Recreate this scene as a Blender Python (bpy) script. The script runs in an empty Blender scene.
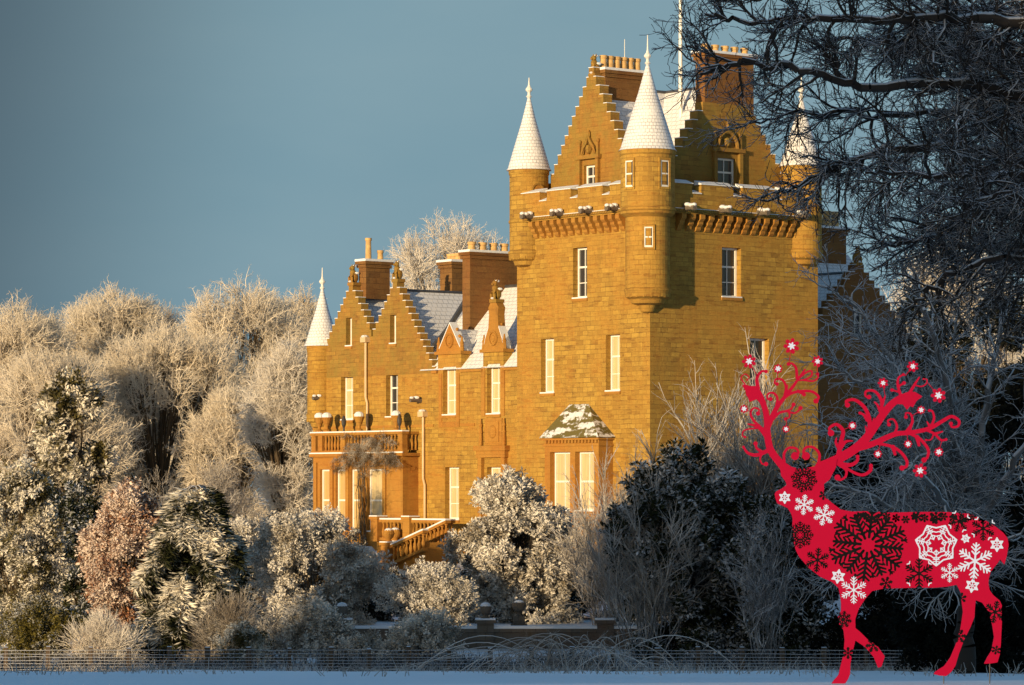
import bpy, math, random
import numpy as np
from math import sin, cos, pi, radians, hypot
from mathutils import Vector, Matrix

C = bpy.context.scene.collection
SC = bpy.context.scene

# ------------------------------------------------------------------ camera, sky, sun, exposure
F, HY, CX = 3460.0, 490.0, 512.0          # focal length in pixels, horizon row
EZ = 6.0                                   # eye height in the world
cam_d = bpy.data.cameras.new('camera')
cam_d.sensor_width = 36.0
cam_d.lens = 36.0 * F / 1024.0
cam_d.shift_y = (HY - 342.5) / 1024.0
cam_d.clip_start = 0.5
cam_d.clip_end = 6000
cam = bpy.data.objects.new('camera', cam_d)
C.objects.link(cam)
cam.location = (0, 0, EZ)
cam.rotation_euler = (radians(90), 0, 0)
SC.camera = cam

SUN_EL = radians(6.0)
SUN_H = Vector((-0.54, -0.842))           # horizontal direction towards the sun
SUN_H.normalize()
w = bpy.data.worlds.new('World')
SC.world = w
w.use_nodes = True
nt = w.node_tree
for n in list(nt.nodes):
    nt.nodes.remove(n)
out = nt.nodes.new('ShaderNodeOutputWorld')
bg = nt.nodes.new('ShaderNodeBackground')
sky = nt.nodes.new('ShaderNodeTexSky')
sky.sky_type = 'NISHITA'
sky.sun_disc = False
sky.sun_elevation = SUN_EL
sky.sun_rotation = math.atan2(SUN_H.x, SUN_H.y)
sky.air_density = 1.0
sky.dust_density = 0.6
sky.ozone_density = 2.0
# a bank of slate snow cloud low in the sky opposite the sun
tc = nt.nodes.new('ShaderNodeTexCoord')
sep = nt.nodes.new('ShaderNodeSeparateXYZ')
nt.links.new(tc.outputs['Generated'], sep.inputs[0])
mr = nt.nodes.new('ShaderNodeMapRange')
mr.inputs['From Min'].default_value = 0.35
mr.inputs['From Max'].default_value = 1.15
mr.inputs['To Min'].default_value = 1.0
mr.inputs['To Max'].default_value = 0.0
nt.links.new(sep.outputs['Z'], mr.inputs['Value'])
my = nt.nodes.new('ShaderNodeMapRange')
my.inputs['From Min'].default_value = -0.1
my.inputs['From Max'].default_value = 0.5
nt.links.new(sep.outputs['Y'], my.inputs['Value'])
mm = nt.nodes.new('ShaderNodeMath'); mm.operation = 'MULTIPLY'
nt.links.new(mr.outputs[0], mm.inputs[0]); nt.links.new(my.outputs[0], mm.inputs[1])
nz = nt.nodes.new('ShaderNodeTexNoise')
nz.inputs['Scale'].default_value = 6.0
nz.inputs['Detail'].default_value = 5.0
mp = nt.nodes.new('ShaderNodeMapping')
mp.inputs['Scale'].default_value = (1, 1, 3)
nt.links.new(tc.outputs['Generated'], mp.inputs[0]); nt.links.new(mp.outputs[0], nz.inputs['Vector'])
cr = nt.nodes.new('ShaderNodeValToRGB')
cr.color_ramp.elements[0].position = 0.25
cr.color_ramp.elements[0].color = (1.38, 2.42, 2.98, 1)
cr.color_ramp.elements[1].position = 0.78
cr.color_ramp.elements[1].color = (1.88, 2.84, 3.26, 1)
nt.links.new(nz.outputs[0], cr.inputs[0])
# the bank and painted-in lens vignetting darken towards the left and higher up
ma = nt.nodes.new('ShaderNodeMath'); ma.operation = 'MULTIPLY_ADD'
nt.links.new(sep.outputs['Z'], ma.inputs[0]); ma.inputs[1].default_value = -0.25
nt.links.new(sep.outputs['X'], ma.inputs[2])
mr2 = nt.nodes.new('ShaderNodeMapRange'); mr2.interpolation_type = 'SMOOTHSTEP'
mr2.inputs['From Min'].default_value = -0.205
mr2.inputs['From Max'].default_value = -0.075
nt.links.new(ma.outputs[0], mr2.inputs['Value'])
mx0 = nt.nodes.new('ShaderNodeMix'); mx0.data_type = 'RGBA'
nt.links.new(mr2.outputs[0], mx0.inputs['Factor'])
mx0.inputs['A'].default_value = (0.62, 0.98, 1.24, 1)
nt.links.new(cr.outputs[0], mx0.inputs['B'])
mx = nt.nodes.new('ShaderNodeMix'); mx.data_type = 'RGBA'
nt.links.new(mm.outputs[0], mx.inputs['Factor'])
nt.links.new(sky.outputs[0], mx.inputs['A'])
mr3 = nt.nodes.new('ShaderNodeMapRange')
mr3.inputs['From Min'].default_value = 0.17
mr3.inputs['From Max'].default_value = 0.40
nt.links.new(sep.outputs['Z'], mr3.inputs['Value'])
mx1 = nt.nodes.new('ShaderNodeMix'); mx1.data_type = 'RGBA'
nt.links.new(mr3.outputs[0], mx1.inputs['Factor'])
nt.links.new(mx0.outputs['Result'], mx1.inputs['A'])
mx1.inputs['B'].default_value = (1.9, 4.5, 7.8, 1)
nt.links.new(mx1.outputs['Result'], mx.inputs['B'])
nt.links.new(mx.outputs['Result'], bg.inputs['Color'])
bg.inputs['Strength'].default_value = 0.11
nt.links.new(bg.outputs[0], out.inputs['Surface'])

sd = bpy.data.lights.new('sun', 'SUN')
sd.energy = 4.7
sd.angle = radians(0.6)
sd.color = (1.0, 0.745, 0.42)
sun = bpy.data.objects.new('sun', sd)
C.objects.link(sun)
S3 = Vector((SUN_H.x * cos(SUN_EL), SUN_H.y * cos(SUN_EL), sin(SUN_EL)))
sun.rotation_euler = S3.to_track_quat('Z', 'Y').to_euler()
SC.view_settings.view_transform = 'Standard'
SC.view_settings.look = 'None'
SC.view_settings.exposure = 0.25
SC.view_settings.gamma = 1.0
SC.view_settings.use_curve_mapping = False
try:
    SC.cycles.max_bounces = 5
    SC.cycles.diffuse_bounces = 3
except Exception:
    pass


def at(px, py, d):
    return Vector(((px - CX) / F * d, d, EZ + (HY - py) / F * d))


# ------------------------------------------------------------------ helpers
def link(name, data, parent=None):
    o = bpy.data.objects.new(name, data)
    C.objects.link(o)
    if parent:
        o.parent = parent
    return o


def tag(o, label=None, cat=None, group=None, kind=None):
    if label: o['label'] = label
    if cat: o['category'] = cat
    if group: o['group'] = group
    if kind: o['kind'] = kind
    return o


def thing(name, label, cat, loc=(0, 0, 0), rz=0, group=None):
    o = link(name, None)
    o.location = loc
    o.rotation_euler = (0, 0, rz)
    return tag(o, label, cat, group)


class MB:
    """collects faces (with metric UVs) for ONE mesh"""
    def __init__(self):
        self.v, self.f, self.uv, self.m = [], [], [], []

    def face(self, pts, uv=None, m=0):
        i = len(self.v)
        pts = [Vector(p) for p in pts]
        self.v += pts
        self.f.append(list(range(i, i + len(pts))))
        if uv is None:
            n = (pts[1] - pts[0]).cross(pts[2] - pts[0])
            if n.length < 1e-9: n = Vector((0, 0, 1))
            n.normalize()
            if abs(n.z) > 0.98:
                u, v = Vector((1, 0, 0)), Vector((0, 1, 0))
            else:
                u = Vector((0, 0, 1)).cross(n).normalized()
                v = n.cross(u)
                if v.z < 0: v = -v
            uv = [(p.dot(u), p.dot(v)) for p in pts]
        self.uv.append(uv)
        self.m.append(m)

    def hexa(self, p, m=0):
        # p: 8 points, bottom 0-3 (ccw), top 4-7
        for q in ((0, 3, 2, 1), (4, 5, 6, 7), (0, 1, 5, 4), (1, 2, 6, 5), (2, 3, 7, 6), (3, 0, 4, 7)):
            self.face([p[k] for k in q], m=m)

    def box(self, x0, x1, y0, y1, z0, z1, m=0):
        if x0 > x1: x0, x1 = x1, x0
        if y0 > y1: y0, y1 = y1, y0
        self.hexa([(x0, y0, z0), (x1, y0, z0), (x1, y1, z0), (x0, y1, z0),
                   (x0, y0, z1), (x1, y0, z1), (x1, y1, z1), (x0, y1, z1)], m)

    def lathe(self, cx, cy, prof, n=28, m=0, cap=True, a0=0, a1=2 * pi):
        for k in range(n):
            t0, t1 = a0 + (a1 - a0) * k / n, a0 + (a1 - a0) * (k + 1) / n
            dist = 0
            for (r0, z0), (r1, z1) in zip(prof[:-1], prof[1:]):
                dl = hypot(r1 - r0, z1 - z0)
                P = [(cx + r0 * cos(t0), cy + r0 * sin(t0), z0), (cx + r0 * cos(t1), cy + r0 * sin(t1), z0),
                     (cx + r1 * cos(t1), cy + r1 * sin(t1), z1), (cx + r1 * cos(t0), cy + r1 * sin(t0), z1)]
                rr = max(r0, r1)
                U = [(t0 * rr, dist), (t1 * rr, dist), (t1 * rr, dist + dl), (t0 * rr, dist + dl)]
                if r1 < 1e-5: P, U = P[:3], U[:3]
                elif r0 < 1e-5: P, U = [P[0], P[2], P[3]], [U[0], U[2], U[3]]
                self.face(P, U, m)
                dist += dl
        if cap:
            for r, z in (prof[0], prof[-1]):
                if r > 1e-4:
                    self.face([(cx + r * cos(a0 + (a1 - a0) * k / n), cy + r * sin(a0 + (a1 - a0) * k / n), z) for k in range(n)], m=m)

    def tube(self, pts, rad, n=6, m=0):
        pts = [Vector(p) for p in pts]
        if not hasattr(rad, '__len__'): rad = [rad] * len(pts)
        rings = []
        for i, p in enumerate(pts):
            d = (pts[min(i + 1, len(pts) - 1)] - pts[max(i - 1, 0)]).normalized()
            a = d.cross(Vector((0, 0, 1)) if abs(d.z) < 0.9 else Vector((1, 0, 0))).normalized()
            b = d.cross(a)
            rings.append([p + (a * cos(2 * pi * k / n) + b * sin(2 * pi * k / n)) * rad[i] for k in range(n)])
        for r0, r1 in zip(rings[:-1], rings[1:]):
            for k in range(n):
                self.face([r0[k], r0[(k + 1) % n], r1[(k + 1) % n], r1[k]], m=m)
        self.face(rings[0], m=m); self.face(rings[-1][::-1], m=m)

    def ball(self, c, r, n=10, sz=(1, 1, 1), m=0):
        c = Vector(c)
        h = n // 2
        def P(i, j):
            a, b = 2 * pi * i / n, -pi / 2 + pi * j / h
            return c + Vector((cos(a) * cos(b) * sz[0], sin(a) * cos(b) * sz[1], sin(b) * sz[2])) * r
        for i in range(n):
            for j in range(h):
                q = [P(i, j), P(i + 1, j), P(i + 1, j + 1), P(i, j + 1)]
                if j == 0: q = [q[0], q[2], q[3]]
                if j == h - 1: q = q[:3]
                self.face(q, m=m)

    def build(self, name, mats, parent=None, smooth=False):
        me = bpy.data.meshes.new(name)
        me.from_pydata([tuple(p) for p in self.v], [], self.f)
        ul = me.uv_layers.new(name='UVMap')
        flat = [c for f in self.uv for p in f for c in p]
        ul.data.foreach_set('uv', flat)
        if not isinstance(mats, (list, tuple)): mats = [mats]
        for mt in mats: me.materials.append(mt)
        me.polygons.foreach_set('material_index', self.m)
        if smooth: me.polygons.foreach_set('use_smooth', [True] * len(self.f))
        me.update()
        o = link(name, me, parent)
        if name.endswith('_snow'): o['kind'] = 'stuff'
        return o


# ------------------------------------------------------------------ materials
def nodes(name):
    m = bpy.data.materials.new(name)
    m.use_nodes = True
    t = m.node_tree
    return m, t, t.nodes['Principled BSDF']


def N(t, kind, **kw):
    n = t.nodes.new(kind)
    for k, v in kw.items():
        if k in n.inputs: n.inputs[k].default_value = v
        else: setattr(n, k, v)
    return n


def mixc(t, fac, a, b):
    n = t.nodes.new('ShaderNodeMix'); n.data_type = 'RGBA'
    for k, v in (('Factor', fac), ('A', a), ('B', b)):
        if hasattr(v, 'is_linked') or hasattr(v, 'links'): t.links.new(v, n.inputs[k])
        elif isinstance(v, tuple): n.inputs[k].default_value = v if len(v) == 4 else v + (1,)
        else: n.inputs[k].default_value = v
    return n.outputs['Result']


def ramp(t, src, p0, p1, c0=(0, 0, 0, 1), c1=(1, 1, 1, 1)):
    r = t.nodes.new('ShaderNodeValToRGB')
    r.color_ramp.elements[0].position = p0; r.color_ramp.elements[0].color = c0
    r.color_ramp.elements[1].position = p1; r.color_ramp.elements[1].color = c1
    t.links.new(src, r.inputs[0])
    return r.outputs[0]


def math_(t, op, a, b=None):
    n = t.nodes.new('ShaderNodeMath'); n.operation = op
    for i, v in ((0, a), (1, b)):
        if v is None: continue
        if hasattr(v, 'links'): t.links.new(v, n.inputs[i])
        else: n.inputs[i].default_value = v
    return n.outputs[0]


def bump(t, b, h, strength, dist):
    n = N(t, 'ShaderNodeBump')
    n.inputs['Strength'].default_value = strength
    n.inputs['Distance'].default_value = dist
    t.links.new(h, n.inputs['Height'])
    t.links.new(n.outputs[0], b.inputs['Normal'])


def m_plain(name, col, rough=0.6, metal=0.0, var=0.0, vscale=3.0):
    m, t, b = nodes(name)
    b.inputs['Roughness'].default_value = rough
    b.inputs['Metallic'].default_value = metal
    if var:
        tc = N(t, 'ShaderNodeTexCoord'); nz = N(t, 'ShaderNodeTexNoise', Scale=vscale, Detail=5.0)
        t.links.new(tc.outputs['Object'], nz.inputs['Vector'])
        f = ramp(t, nz.outputs[0], 0.3, 0.7)
        t.links.new(mixc(t, f, tuple(c * (1 - var) for c in col), tuple(min(1, c * (1 + var)) for c in col)), b.inputs['Base Color'])
    else:
        b.inputs['Base Color'].default_value = col + (1,)
    return m


def m_stone(name, c1, c2, mortar, w_=0.62, h_=0.27, lichen=0.0, stain=0.35, msize=0.012):
    m, t, b = nodes(name)
    uv = N(t, 'ShaderNodeUVMap'); tc = N(t, 'ShaderNodeTexCoord')
    wob = N(t, 'ShaderNodeTexNoise', Scale=1.3, Detail=3.0)
    t.links.new(uv.outputs[0], wob.inputs['Vector'])
    add = N(t, 'ShaderNodeMixRGB', blend_type='ADD')
    add.inputs[0].default_value = 0.05
    t.links.new(uv.outputs[0], add.inputs[1]); t.links.new(wob.outputs[1], add.inputs[2])
    br = N(t, 'ShaderNodeTexBrick')
    br.offset = 0.5; br.squash = 0.7; br.squash_frequency = 3
    br.inputs['Scale'].default_value = 1.0
    br.inputs['Brick Width'].default_value = w_
    br.inputs['Row Height'].default_value = h_
    br.inputs['Mortar Size'].default_value = msize
    br.inputs['Mortar Smooth'].default_value = 0.4
    br.inputs['Bias'].default_value = -0.1
    br.inputs['Color1'].default_value = c1 + (1,)
    br.inputs['Color2'].default_value = c2 + (1,)
    br.inputs['Mortar'].default_value = mortar + (1,)
    t.links.new(add.outputs[0], br.inputs['Vector'])
    # block-to-block colour, weathering and streaks
    n1 = N(t, 'ShaderNodeTexNoise', Scale=0.55, Detail=7.0, Roughness=0.62)
    t.links.new(tc.outputs['Object'], n1.inputs['Vector'])
    mp = N(t, 'ShaderNodeMapping'); mp.inputs['Scale'].default_value = (1.6, 1.6, 0.22)
    t.links.new(tc.outputs['Object'], mp.inputs[0])
    n2 = N(t, 'ShaderNodeTexNoise', Scale=1.6, Detail=6.0, Roughness=0.65)
    t.links.new(mp.outputs[0], n2.inputs['Vector'])
    n3 = N(t, 'ShaderNodeTexNoise', Scale=7.0, Detail=6.0, Roughness=0.7)
    t.links.new(tc.outputs['Object'], n3.inputs['Vector'])
    col = mixc(t, ramp(t, n1.outputs[0], 0.42, 0.68), br.outputs[0], tuple(c * k for c, k in zip(c1, (0.72, 0.58, 0.55))))
    n6 = N(t, 'ShaderNodeTexNoise', Scale=0.28, Detail=5.0, Roughness=0.6)
    t.links.new(tc.outputs['Object'], n6.inputs['Vector'])
    col = mixc(t, math_(t, 'MULTIPLY', ramp(t, n6.outputs[0], 0.46, 0.64), 0.5), col, tuple(c * k for c, k in zip(c1, (1.02, 0.76, 0.72))))
    col = mixc(t, math_(t, 'MULTIPLY', ramp(t, n2.outputs[0], 0.5, 0.78), stain), col, (0.13, 0.075, 0.025))
    col = mixc(t, math_(t, 'MULTIPLY', ramp(t, n3.outputs[0], 0.45, 0.75), 0.35), col, tuple(c * 0.55 for c in c2))
    mp2 = N(t, 'ShaderNodeMapping'); mp2.inputs['Scale'].default_value = (0.7, 3.6, 1)
    t.links.new(uv.outputs[0], mp2.inputs[0])
    n5 = N(t, 'ShaderNodeTexNoise', Scale=1.5, Detail=6.0, Roughness=0.7)
    t.links.new(mp2.outputs[0], n5.inputs['Vector'])
    col = mixc(t, math_(t, 'MULTIPLY', ramp(t, n5.outputs[0], 0.48, 0.70), 0.55), col, tuple(c * k for c, k in zip(c2, (0.72, 0.60, 0.55))))
    col = mixc(t, math_(t, 'MULTIPLY', ramp(t, n5.outputs[0], 0.46, 0.30), 0.30), col, tuple(min(1, c * 1.12) for c in c1))
    if lichen:
        n4 = N(t, 'ShaderNodeTexNoise', Scale=1.1, Detail=8.0, Roughness=0.7)
        t.links.new(tc.outputs['Object'], n4.inputs['Vector'])
        col = mixc(t, math_(t, 'MULTIPLY', ramp(t, n4.outputs[0], 0.42, 0.62), lichen), col, (0.24, 0.19, 0.045))
    t.links.new(col, b.inputs['Base Color'])
    b.inputs['Roughness'].default_value = 0.92
    b.inputs['Specular IOR Level'].default_value = 0.15
    hh = math_(t, 'SUBTRACT', math_(t, 'MULTIPLY', n3.outputs[0], 0.9), br.outputs[1])
    bump(t, b, hh, 0.55, 0.025)
    return m


SNOW = (0.78, 0.78, 0.80)


def m_snow(name='snow', bscale=3.0, bdist=0.03):
    m, t, b = nodes(name)
    tc = N(t, 'ShaderNodeTexCoord'); nz = N(t, 'ShaderNodeTexNoise', Scale=bscale, Detail=7.0, Roughness=0.65)
    t.links.new(tc.outputs['Object'], nz.inputs['Vector'])
    t.links.new(mixc(t, nz.outputs[0], (0.74, 0.76, 0.79), (0.86, 0.86, 0.87)), b.inputs['Base Color'])
    b.inputs['Roughness'].default_value = 0.7
    b.inputs['Specular IOR Level'].default_value = 0.2
    bump(t, b, nz.outputs[0], 0.6, bdist)
    return m


def m_roof(name, row=0.24, wid=0.3, cover=0.66, gap=0.42, slate=(0.075, 0.07, 0.075)):
    """slates mostly under snow: the butts of the courses and patches show through"""
    m, t, b = nodes(name)
    uv = N(t, 'ShaderNodeUVMap'); tc = N(t, 'ShaderNodeTexCoord')
    br = N(t, 'ShaderNodeTexBrick')
    br.offset = 0.5
    br.inputs['Scale'].default_value = 1.0
    br.inputs['Brick Width'].default_value = wid
    br.inputs['Row Height'].default_value = row
    br.inputs['Mortar Size'].default_value = row * 0.11
    br.inputs['Mortar Smooth'].default_value = 0.7
    t.links.new(uv.outputs[0], br.inputs['Vector'])
    mp = N(t, 'ShaderNodeMapping'); mp.inputs['Scale'].default_value = (0.55, 1.5, 1)
    t.links.new(uv.outputs[0], mp.inputs[0])
    n1 = N(t, 'ShaderNodeTexNoise', Scale=1.4, Detail=7.0, Roughness=0.65)
    t.links.new(mp.outputs[0], n1.inputs['Vector'])
    n2 = N(t, 'ShaderNodeTexNoise', Scale=5.0, Detail=5.0)
    t.links.new(uv.outputs[0], n2.inputs['Vector'])
    g = math_(t, 'MULTIPLY', br.outputs['Fac'], ramp(t, n1.outputs[0], 0.26, 0.52))
    patch = ramp(t, math_(t, 'ADD', math_(t, 'MULTIPLY', n1.outputs[0], 0.75), math_(t, 'MULTIPLY', n2.outputs[0], 0.25)), cover, cover + 0.05)
    k = math_(t, 'MAXIMUM', math_(t, 'MULTIPLY', g, gap), patch)
    t.links.new(mixc(t, k, SNOW, slate), b.inputs['Base Color'])
    b.inputs['Roughness'].default_value = 0.75
    b.inputs['Specular IOR Level'].default_value = 0.2
    h = math_(t, 'SUBTRACT', math_(t, 'MULTIPLY', n2.outputs[0], 0.4), k)
    bump(t, b, h, 0.6, 0.03)
    return m


def m_snowy(name, c1, c2, thr=0.35, soft=0.25, amount=1.0, nscale=4.0, rime=0.0, snow=SNOW, nmix=0.5, zw=1.0):
    """bark or leaves that carry snow where they face up, and rime all over"""
    m, t, b = nodes(name)
    g = N(t, 'ShaderNodeNewGeometry'); tc = N(t, 'ShaderNodeTexCoord')
    s = N(t, 'ShaderNodeSeparateXYZ'); t.links.new(g.outputs['Normal'], s.inputs[0])
    nz = N(t, 'ShaderNodeTexNoise', Scale=nscale, Detail=4.0)
    t.links.new(tc.outputs['Object'], nz.inputs['Vector'])
    k = math_(t, 'ADD', math_(t, 'MULTIPLY', s.outputs[2], zw), math_(t, 'MULTIPLY', math_(t, 'SUBTRACT', nz.outputs[0], 0.5), nmix * 2))
    mr = N(t, 'ShaderNodeMapRange'); mr.interpolation_type = 'SMOOTHSTEP'
    mr.inputs['From Min'].default_value = thr - soft; mr.inputs['From Max'].default_value = thr + soft
    mr.inputs['To Min'].default_value = rime; mr.inputs['To Max'].default_value = amount
    t.links.new(k, mr.inputs['Value'])
    base = mixc(t, g.outputs['Random Per Island'], c1, c2)
    t.links.new(mixc(t, mr.outputs[0], base, snow), b.inputs['Base Color'])
    b.inputs['Roughness'].default_value = 0.85
    b.inputs['Specular IOR Level'].default_value = 0.15
    return m


M = {}
M['stone'] = m_stone('sandstone_ashlar', (0.47, 0.288, 0.058), (0.21, 0.108, 0.027), (0.15, 0.08, 0.026), w_=0.48, h_=0.20, msize=0.011, stain=0.55)
M['stone_gable'] = m_stone('lichened_sandstone', (0.37, 0.21, 0.046), (0.20, 0.10, 0.028), (0.15, 0.08, 0.024), w_=0.48, h_=0.20, msize=0.009, lichen=0.55, stain=0.55)
M['stone_red'] = m_stone('red_sandstone_dressings', (0.42, 0.215, 0.045), (0.37, 0.18, 0.038), (0.28, 0.13, 0.03), w_=1.1, h_=0.5, stain=0.5, msize=0.006)
M['stone_dark'] = m_stone('dark_sandstone', (0.24, 0.125, 0.042), (0.14, 0.072, 0.03), (0.09, 0.05, 0.025), stain=0.6)  # darker stone for chimneys; on the rear wing it stands in for shade
M['stone_grey'] = m_stone('garden_wall_stone', (0.17, 0.145, 0.115), (0.12, 0.10, 0.08), (0.06, 0.05, 0.045), stain=0.6)
M['snow'] = m_snow()
M['lawn'] = m_snow('snow_on_grass', 1.2, 0.10)
M['roof'] = m_roof('snowy_slates')
M['cone'] = m_roof('snowy_fishscale_slates', 0.15, 0.19, 0.70, 0.6, slate=(0.16, 0.12, 0.10))
M['moss'] = m_roof('mossy_stone_slates', 0.33, 0.45, 0.455, slate=(0.15, 0.12, 0.035))
M['white'] = m_plain('white_window_paint', (0.80, 0.78, 0.72), 0.45, var=0.06)
M['lead'] = m_plain('dark_lead', (0.06, 0.06, 0.065), 0.5, var=0.3)
M['pot'] = m_plain('buff_chimney_clay', (0.58, 0.36, 0.14), 0.8, var=0.25, vscale=4)
M['pipe'] = m_plain('cream_downpipe_paint', (0.62, 0.45, 0.26), 0.5, var=0.1)
M['pole'] = m_plain('white_flagpole_paint', (0.78, 0.76, 0.70), 0.4, var=0.08)
M['iron'] = m_plain('dark_iron', (0.045, 0.04, 0.04), 0.55, var=0.3)


def m_pane(name, col, glossy=0.25, curtain=None):
    m, t, b = nodes(name)
    tc = N(t, 'ShaderNodeUVMap'); mp = N(t, 'ShaderNodeMapping'); mp.inputs['Scale'].default_value = (9.0, 0.7, 1)
    t.links.new(tc.outputs[0], mp.inputs[0])
    nz = N(t, 'ShaderNodeTexNoise', Scale=1.0, Detail=3.0)
    t.links.new(mp.outputs[0], nz.inputs['Vector'])
    t.links.new(mixc(t, ramp(t, nz.outputs[0], 0.35, 0.65), tuple(c * 0.82 for c in col), col), b.inputs['Base Color'])
    b.inputs['Roughness'].default_value = 0.6
    b.inputs['Coat Weight'].default_value = 1.0
    b.inputs['Coat Roughness'].default_value = 0.05
    return m


M['cream_pane'] = m_pane('cream_window_pane', (0.66, 0.52, 0.28))  # even cream pane under a clear coat
M['glass'] = m_pane('dark_window_glass', (0.02, 0.022, 0.028))
M['curtain'] = m_pane('glass_over_drawn_curtain', (0.60, 0.40, 0.15))

# ------------------------------------------------------------------ ground
def sst(a, b, x):
    k = min(1, max(0, (x - a) / (b - a)))
    return k * k * (3 - 2 * k)


def gz(x, y):
    """ground height (world)"""
    if y < 28: z = -1.6
    elif y < 112: z = -1.6 - 4.3 * (y - 28) / 84
    elif y < 138: z = -5.9 + 0.7 * sst(116, 138, y)
    else:
        # the house stands on a bank along its garden front
        tt = (x - (650 - 512) / F * 144) * 0.776 + (y - 144) * 0.631
        z = -5.2 + 2.6 * sst(-2.6, -0.6, tt)
    return z + EZ


ys = [-900, -500, -300, -200, -120, -60, -30, 0, 14] + [28 + 4 * k for k in range(30)] + [148, 150, 152, 154, 156, 158, 160, 162, 164, 166, 168, 170, 180, 200, 230, 270, 330, 420, 600, 900, 1400, 2200]
xs = [-1500, -900, -500, -300, -200, -140, -100] + [-72 + 2 * k for k in range(73)] + [100, 140, 200, 300, 500, 900, 1500]
gm = MB()
gv, gf = [], []
rng = np.random.default_rng(5)
for y in ys:
    for x in xs:
        j = (0.06 * math.sin(x * 0.9 + y * 0.13) * math.sin(y * 0.37 + x * 0.2) + 0.04 * math.sin(x * 2.1 + y * 0.7)) * sst(44, 60, y) if 30 < y < 111 and abs(x) < 60 else 0
        gv.append((x, y, gz(x, y) + j))
nx = len(xs)
for a in range(len(ys) - 1):
    for b in range(nx - 1):
        gf.append((a * nx + b, a * nx + b + 1, (a + 1) * nx + b + 1, (a + 1) * nx + b))
me = bpy.data.meshes.new('ground')
me.from_pydata(gv, [], gf)
me.materials.append(M['lawn'])
me.polygons.foreach_set('use_smooth', [True] * len(gf))
ground = link('ground', me)
tag(ground, 'snow covered lawn sloping down to the wire fence', 'ground', kind='structure')

# ------------------------------------------------------------------ castle
# local frame: x = t (into the depth along the right-hand faces), y = s (along the sunlit front), z above the castle's ground
AZ = radians(90 - 50.9)
BZ = 2.4
OX, OY = (650 - 512) / F * 144, 144.0
castle = thing('castle', 'sandstone baronial castle with battlemented tower, snowy cone turrets and crow stepped gables', 'castle',
               (OX, OY, EZ - BZ), AZ)


def Lp(s, t, z):
    return (t, s, z + BZ)


def plane(kind, c):
    """maps (u, depth inward, z) on a wall plane: 'T' faces -t (the sunny front), 'S' faces -s (the right-hand faces)"""
    if kind == 'T': return lambda u, d, z: Lp(u, c + d, z)
    return lambda u, d, z: Lp(c + d, u, z)


def facade(mb, kind, c, solids, holes=(), thick=0.5, m=0):
    P = plane(kind, c)
    us = sorted({round(v, 4) for r in list(solids) + list(holes) for v in r[:2]})
    zs = sorted({round(v, 4) for r in list(solids) + list(holes) for v in r[2:4]})
    def inside(u, z):
        for h in holes:
            if h[0] < u < h[1] and h[2] < z < h[3]: return False
        return any(r[0] < u < r[1] and r[2] < z < r[3] for r in solids)
    nu, nzz = len(us) - 1, len(zs) - 1
    G = [[inside((us[i] + us[i + 1]) / 2, (zs[j] + zs[j + 1]) / 2) for j in range(nzz)] for i in range(nu)]
    g = lambda i, j: 0 <= i < nu and 0 <= j < nzz and G[i][j]
    for i in range(nu):
        for j in range(nzz):
            if not G[i][j]: continue
            a, b, z0, z1 = us[i], us[i + 1], zs[j], zs[j + 1]
            uv = [(a, z0), (b, z0), (b, z1), (a, z1)]
            mb.face([P(a, 0, z0), P(b, 0, z0), P(b, 0, z1), P(a, 0, z1)], uv, m)
            mb.face([P(a, thick, z0), P(a, thick, z1), P(b, thick, z1), P(b, thick, z0)], m=m)
            if not g(i - 1, j): mb.face([P(a, 0, z0), P(a, 0, z1), P(a, thick, z1), P(a, thick, z0)], m=m)
            if not g(i + 1, j): mb.face([P(b, 0, z0), P(b, thick, z0), P(b, thick, z1), P(b, 0, z1)], m=m)
            if not g(i, j - 1): mb.face([P(a, 0, z0), P(a, thick, z0), P(b, thick, z0), P(b, 0, z0)], m=m)
            if not g(i, j + 1): mb.face([P(a, 0, z1), P(b, 0, z1), P(b, thick, z1), P(a, thick, z1)], m=m)


def pbox(mb, P, u0, u1, d0, d1, z0, z1, m=0):
    mb.hexa([P(u0, d0, z0), P(u1, d0, z0), P(u1, d1, z0), P(u0, d1, z0), P(u0, d0, z1), P(u1, d0, z1), P(u1, d1, z1), P(u0, d1, z1)], m)


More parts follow.
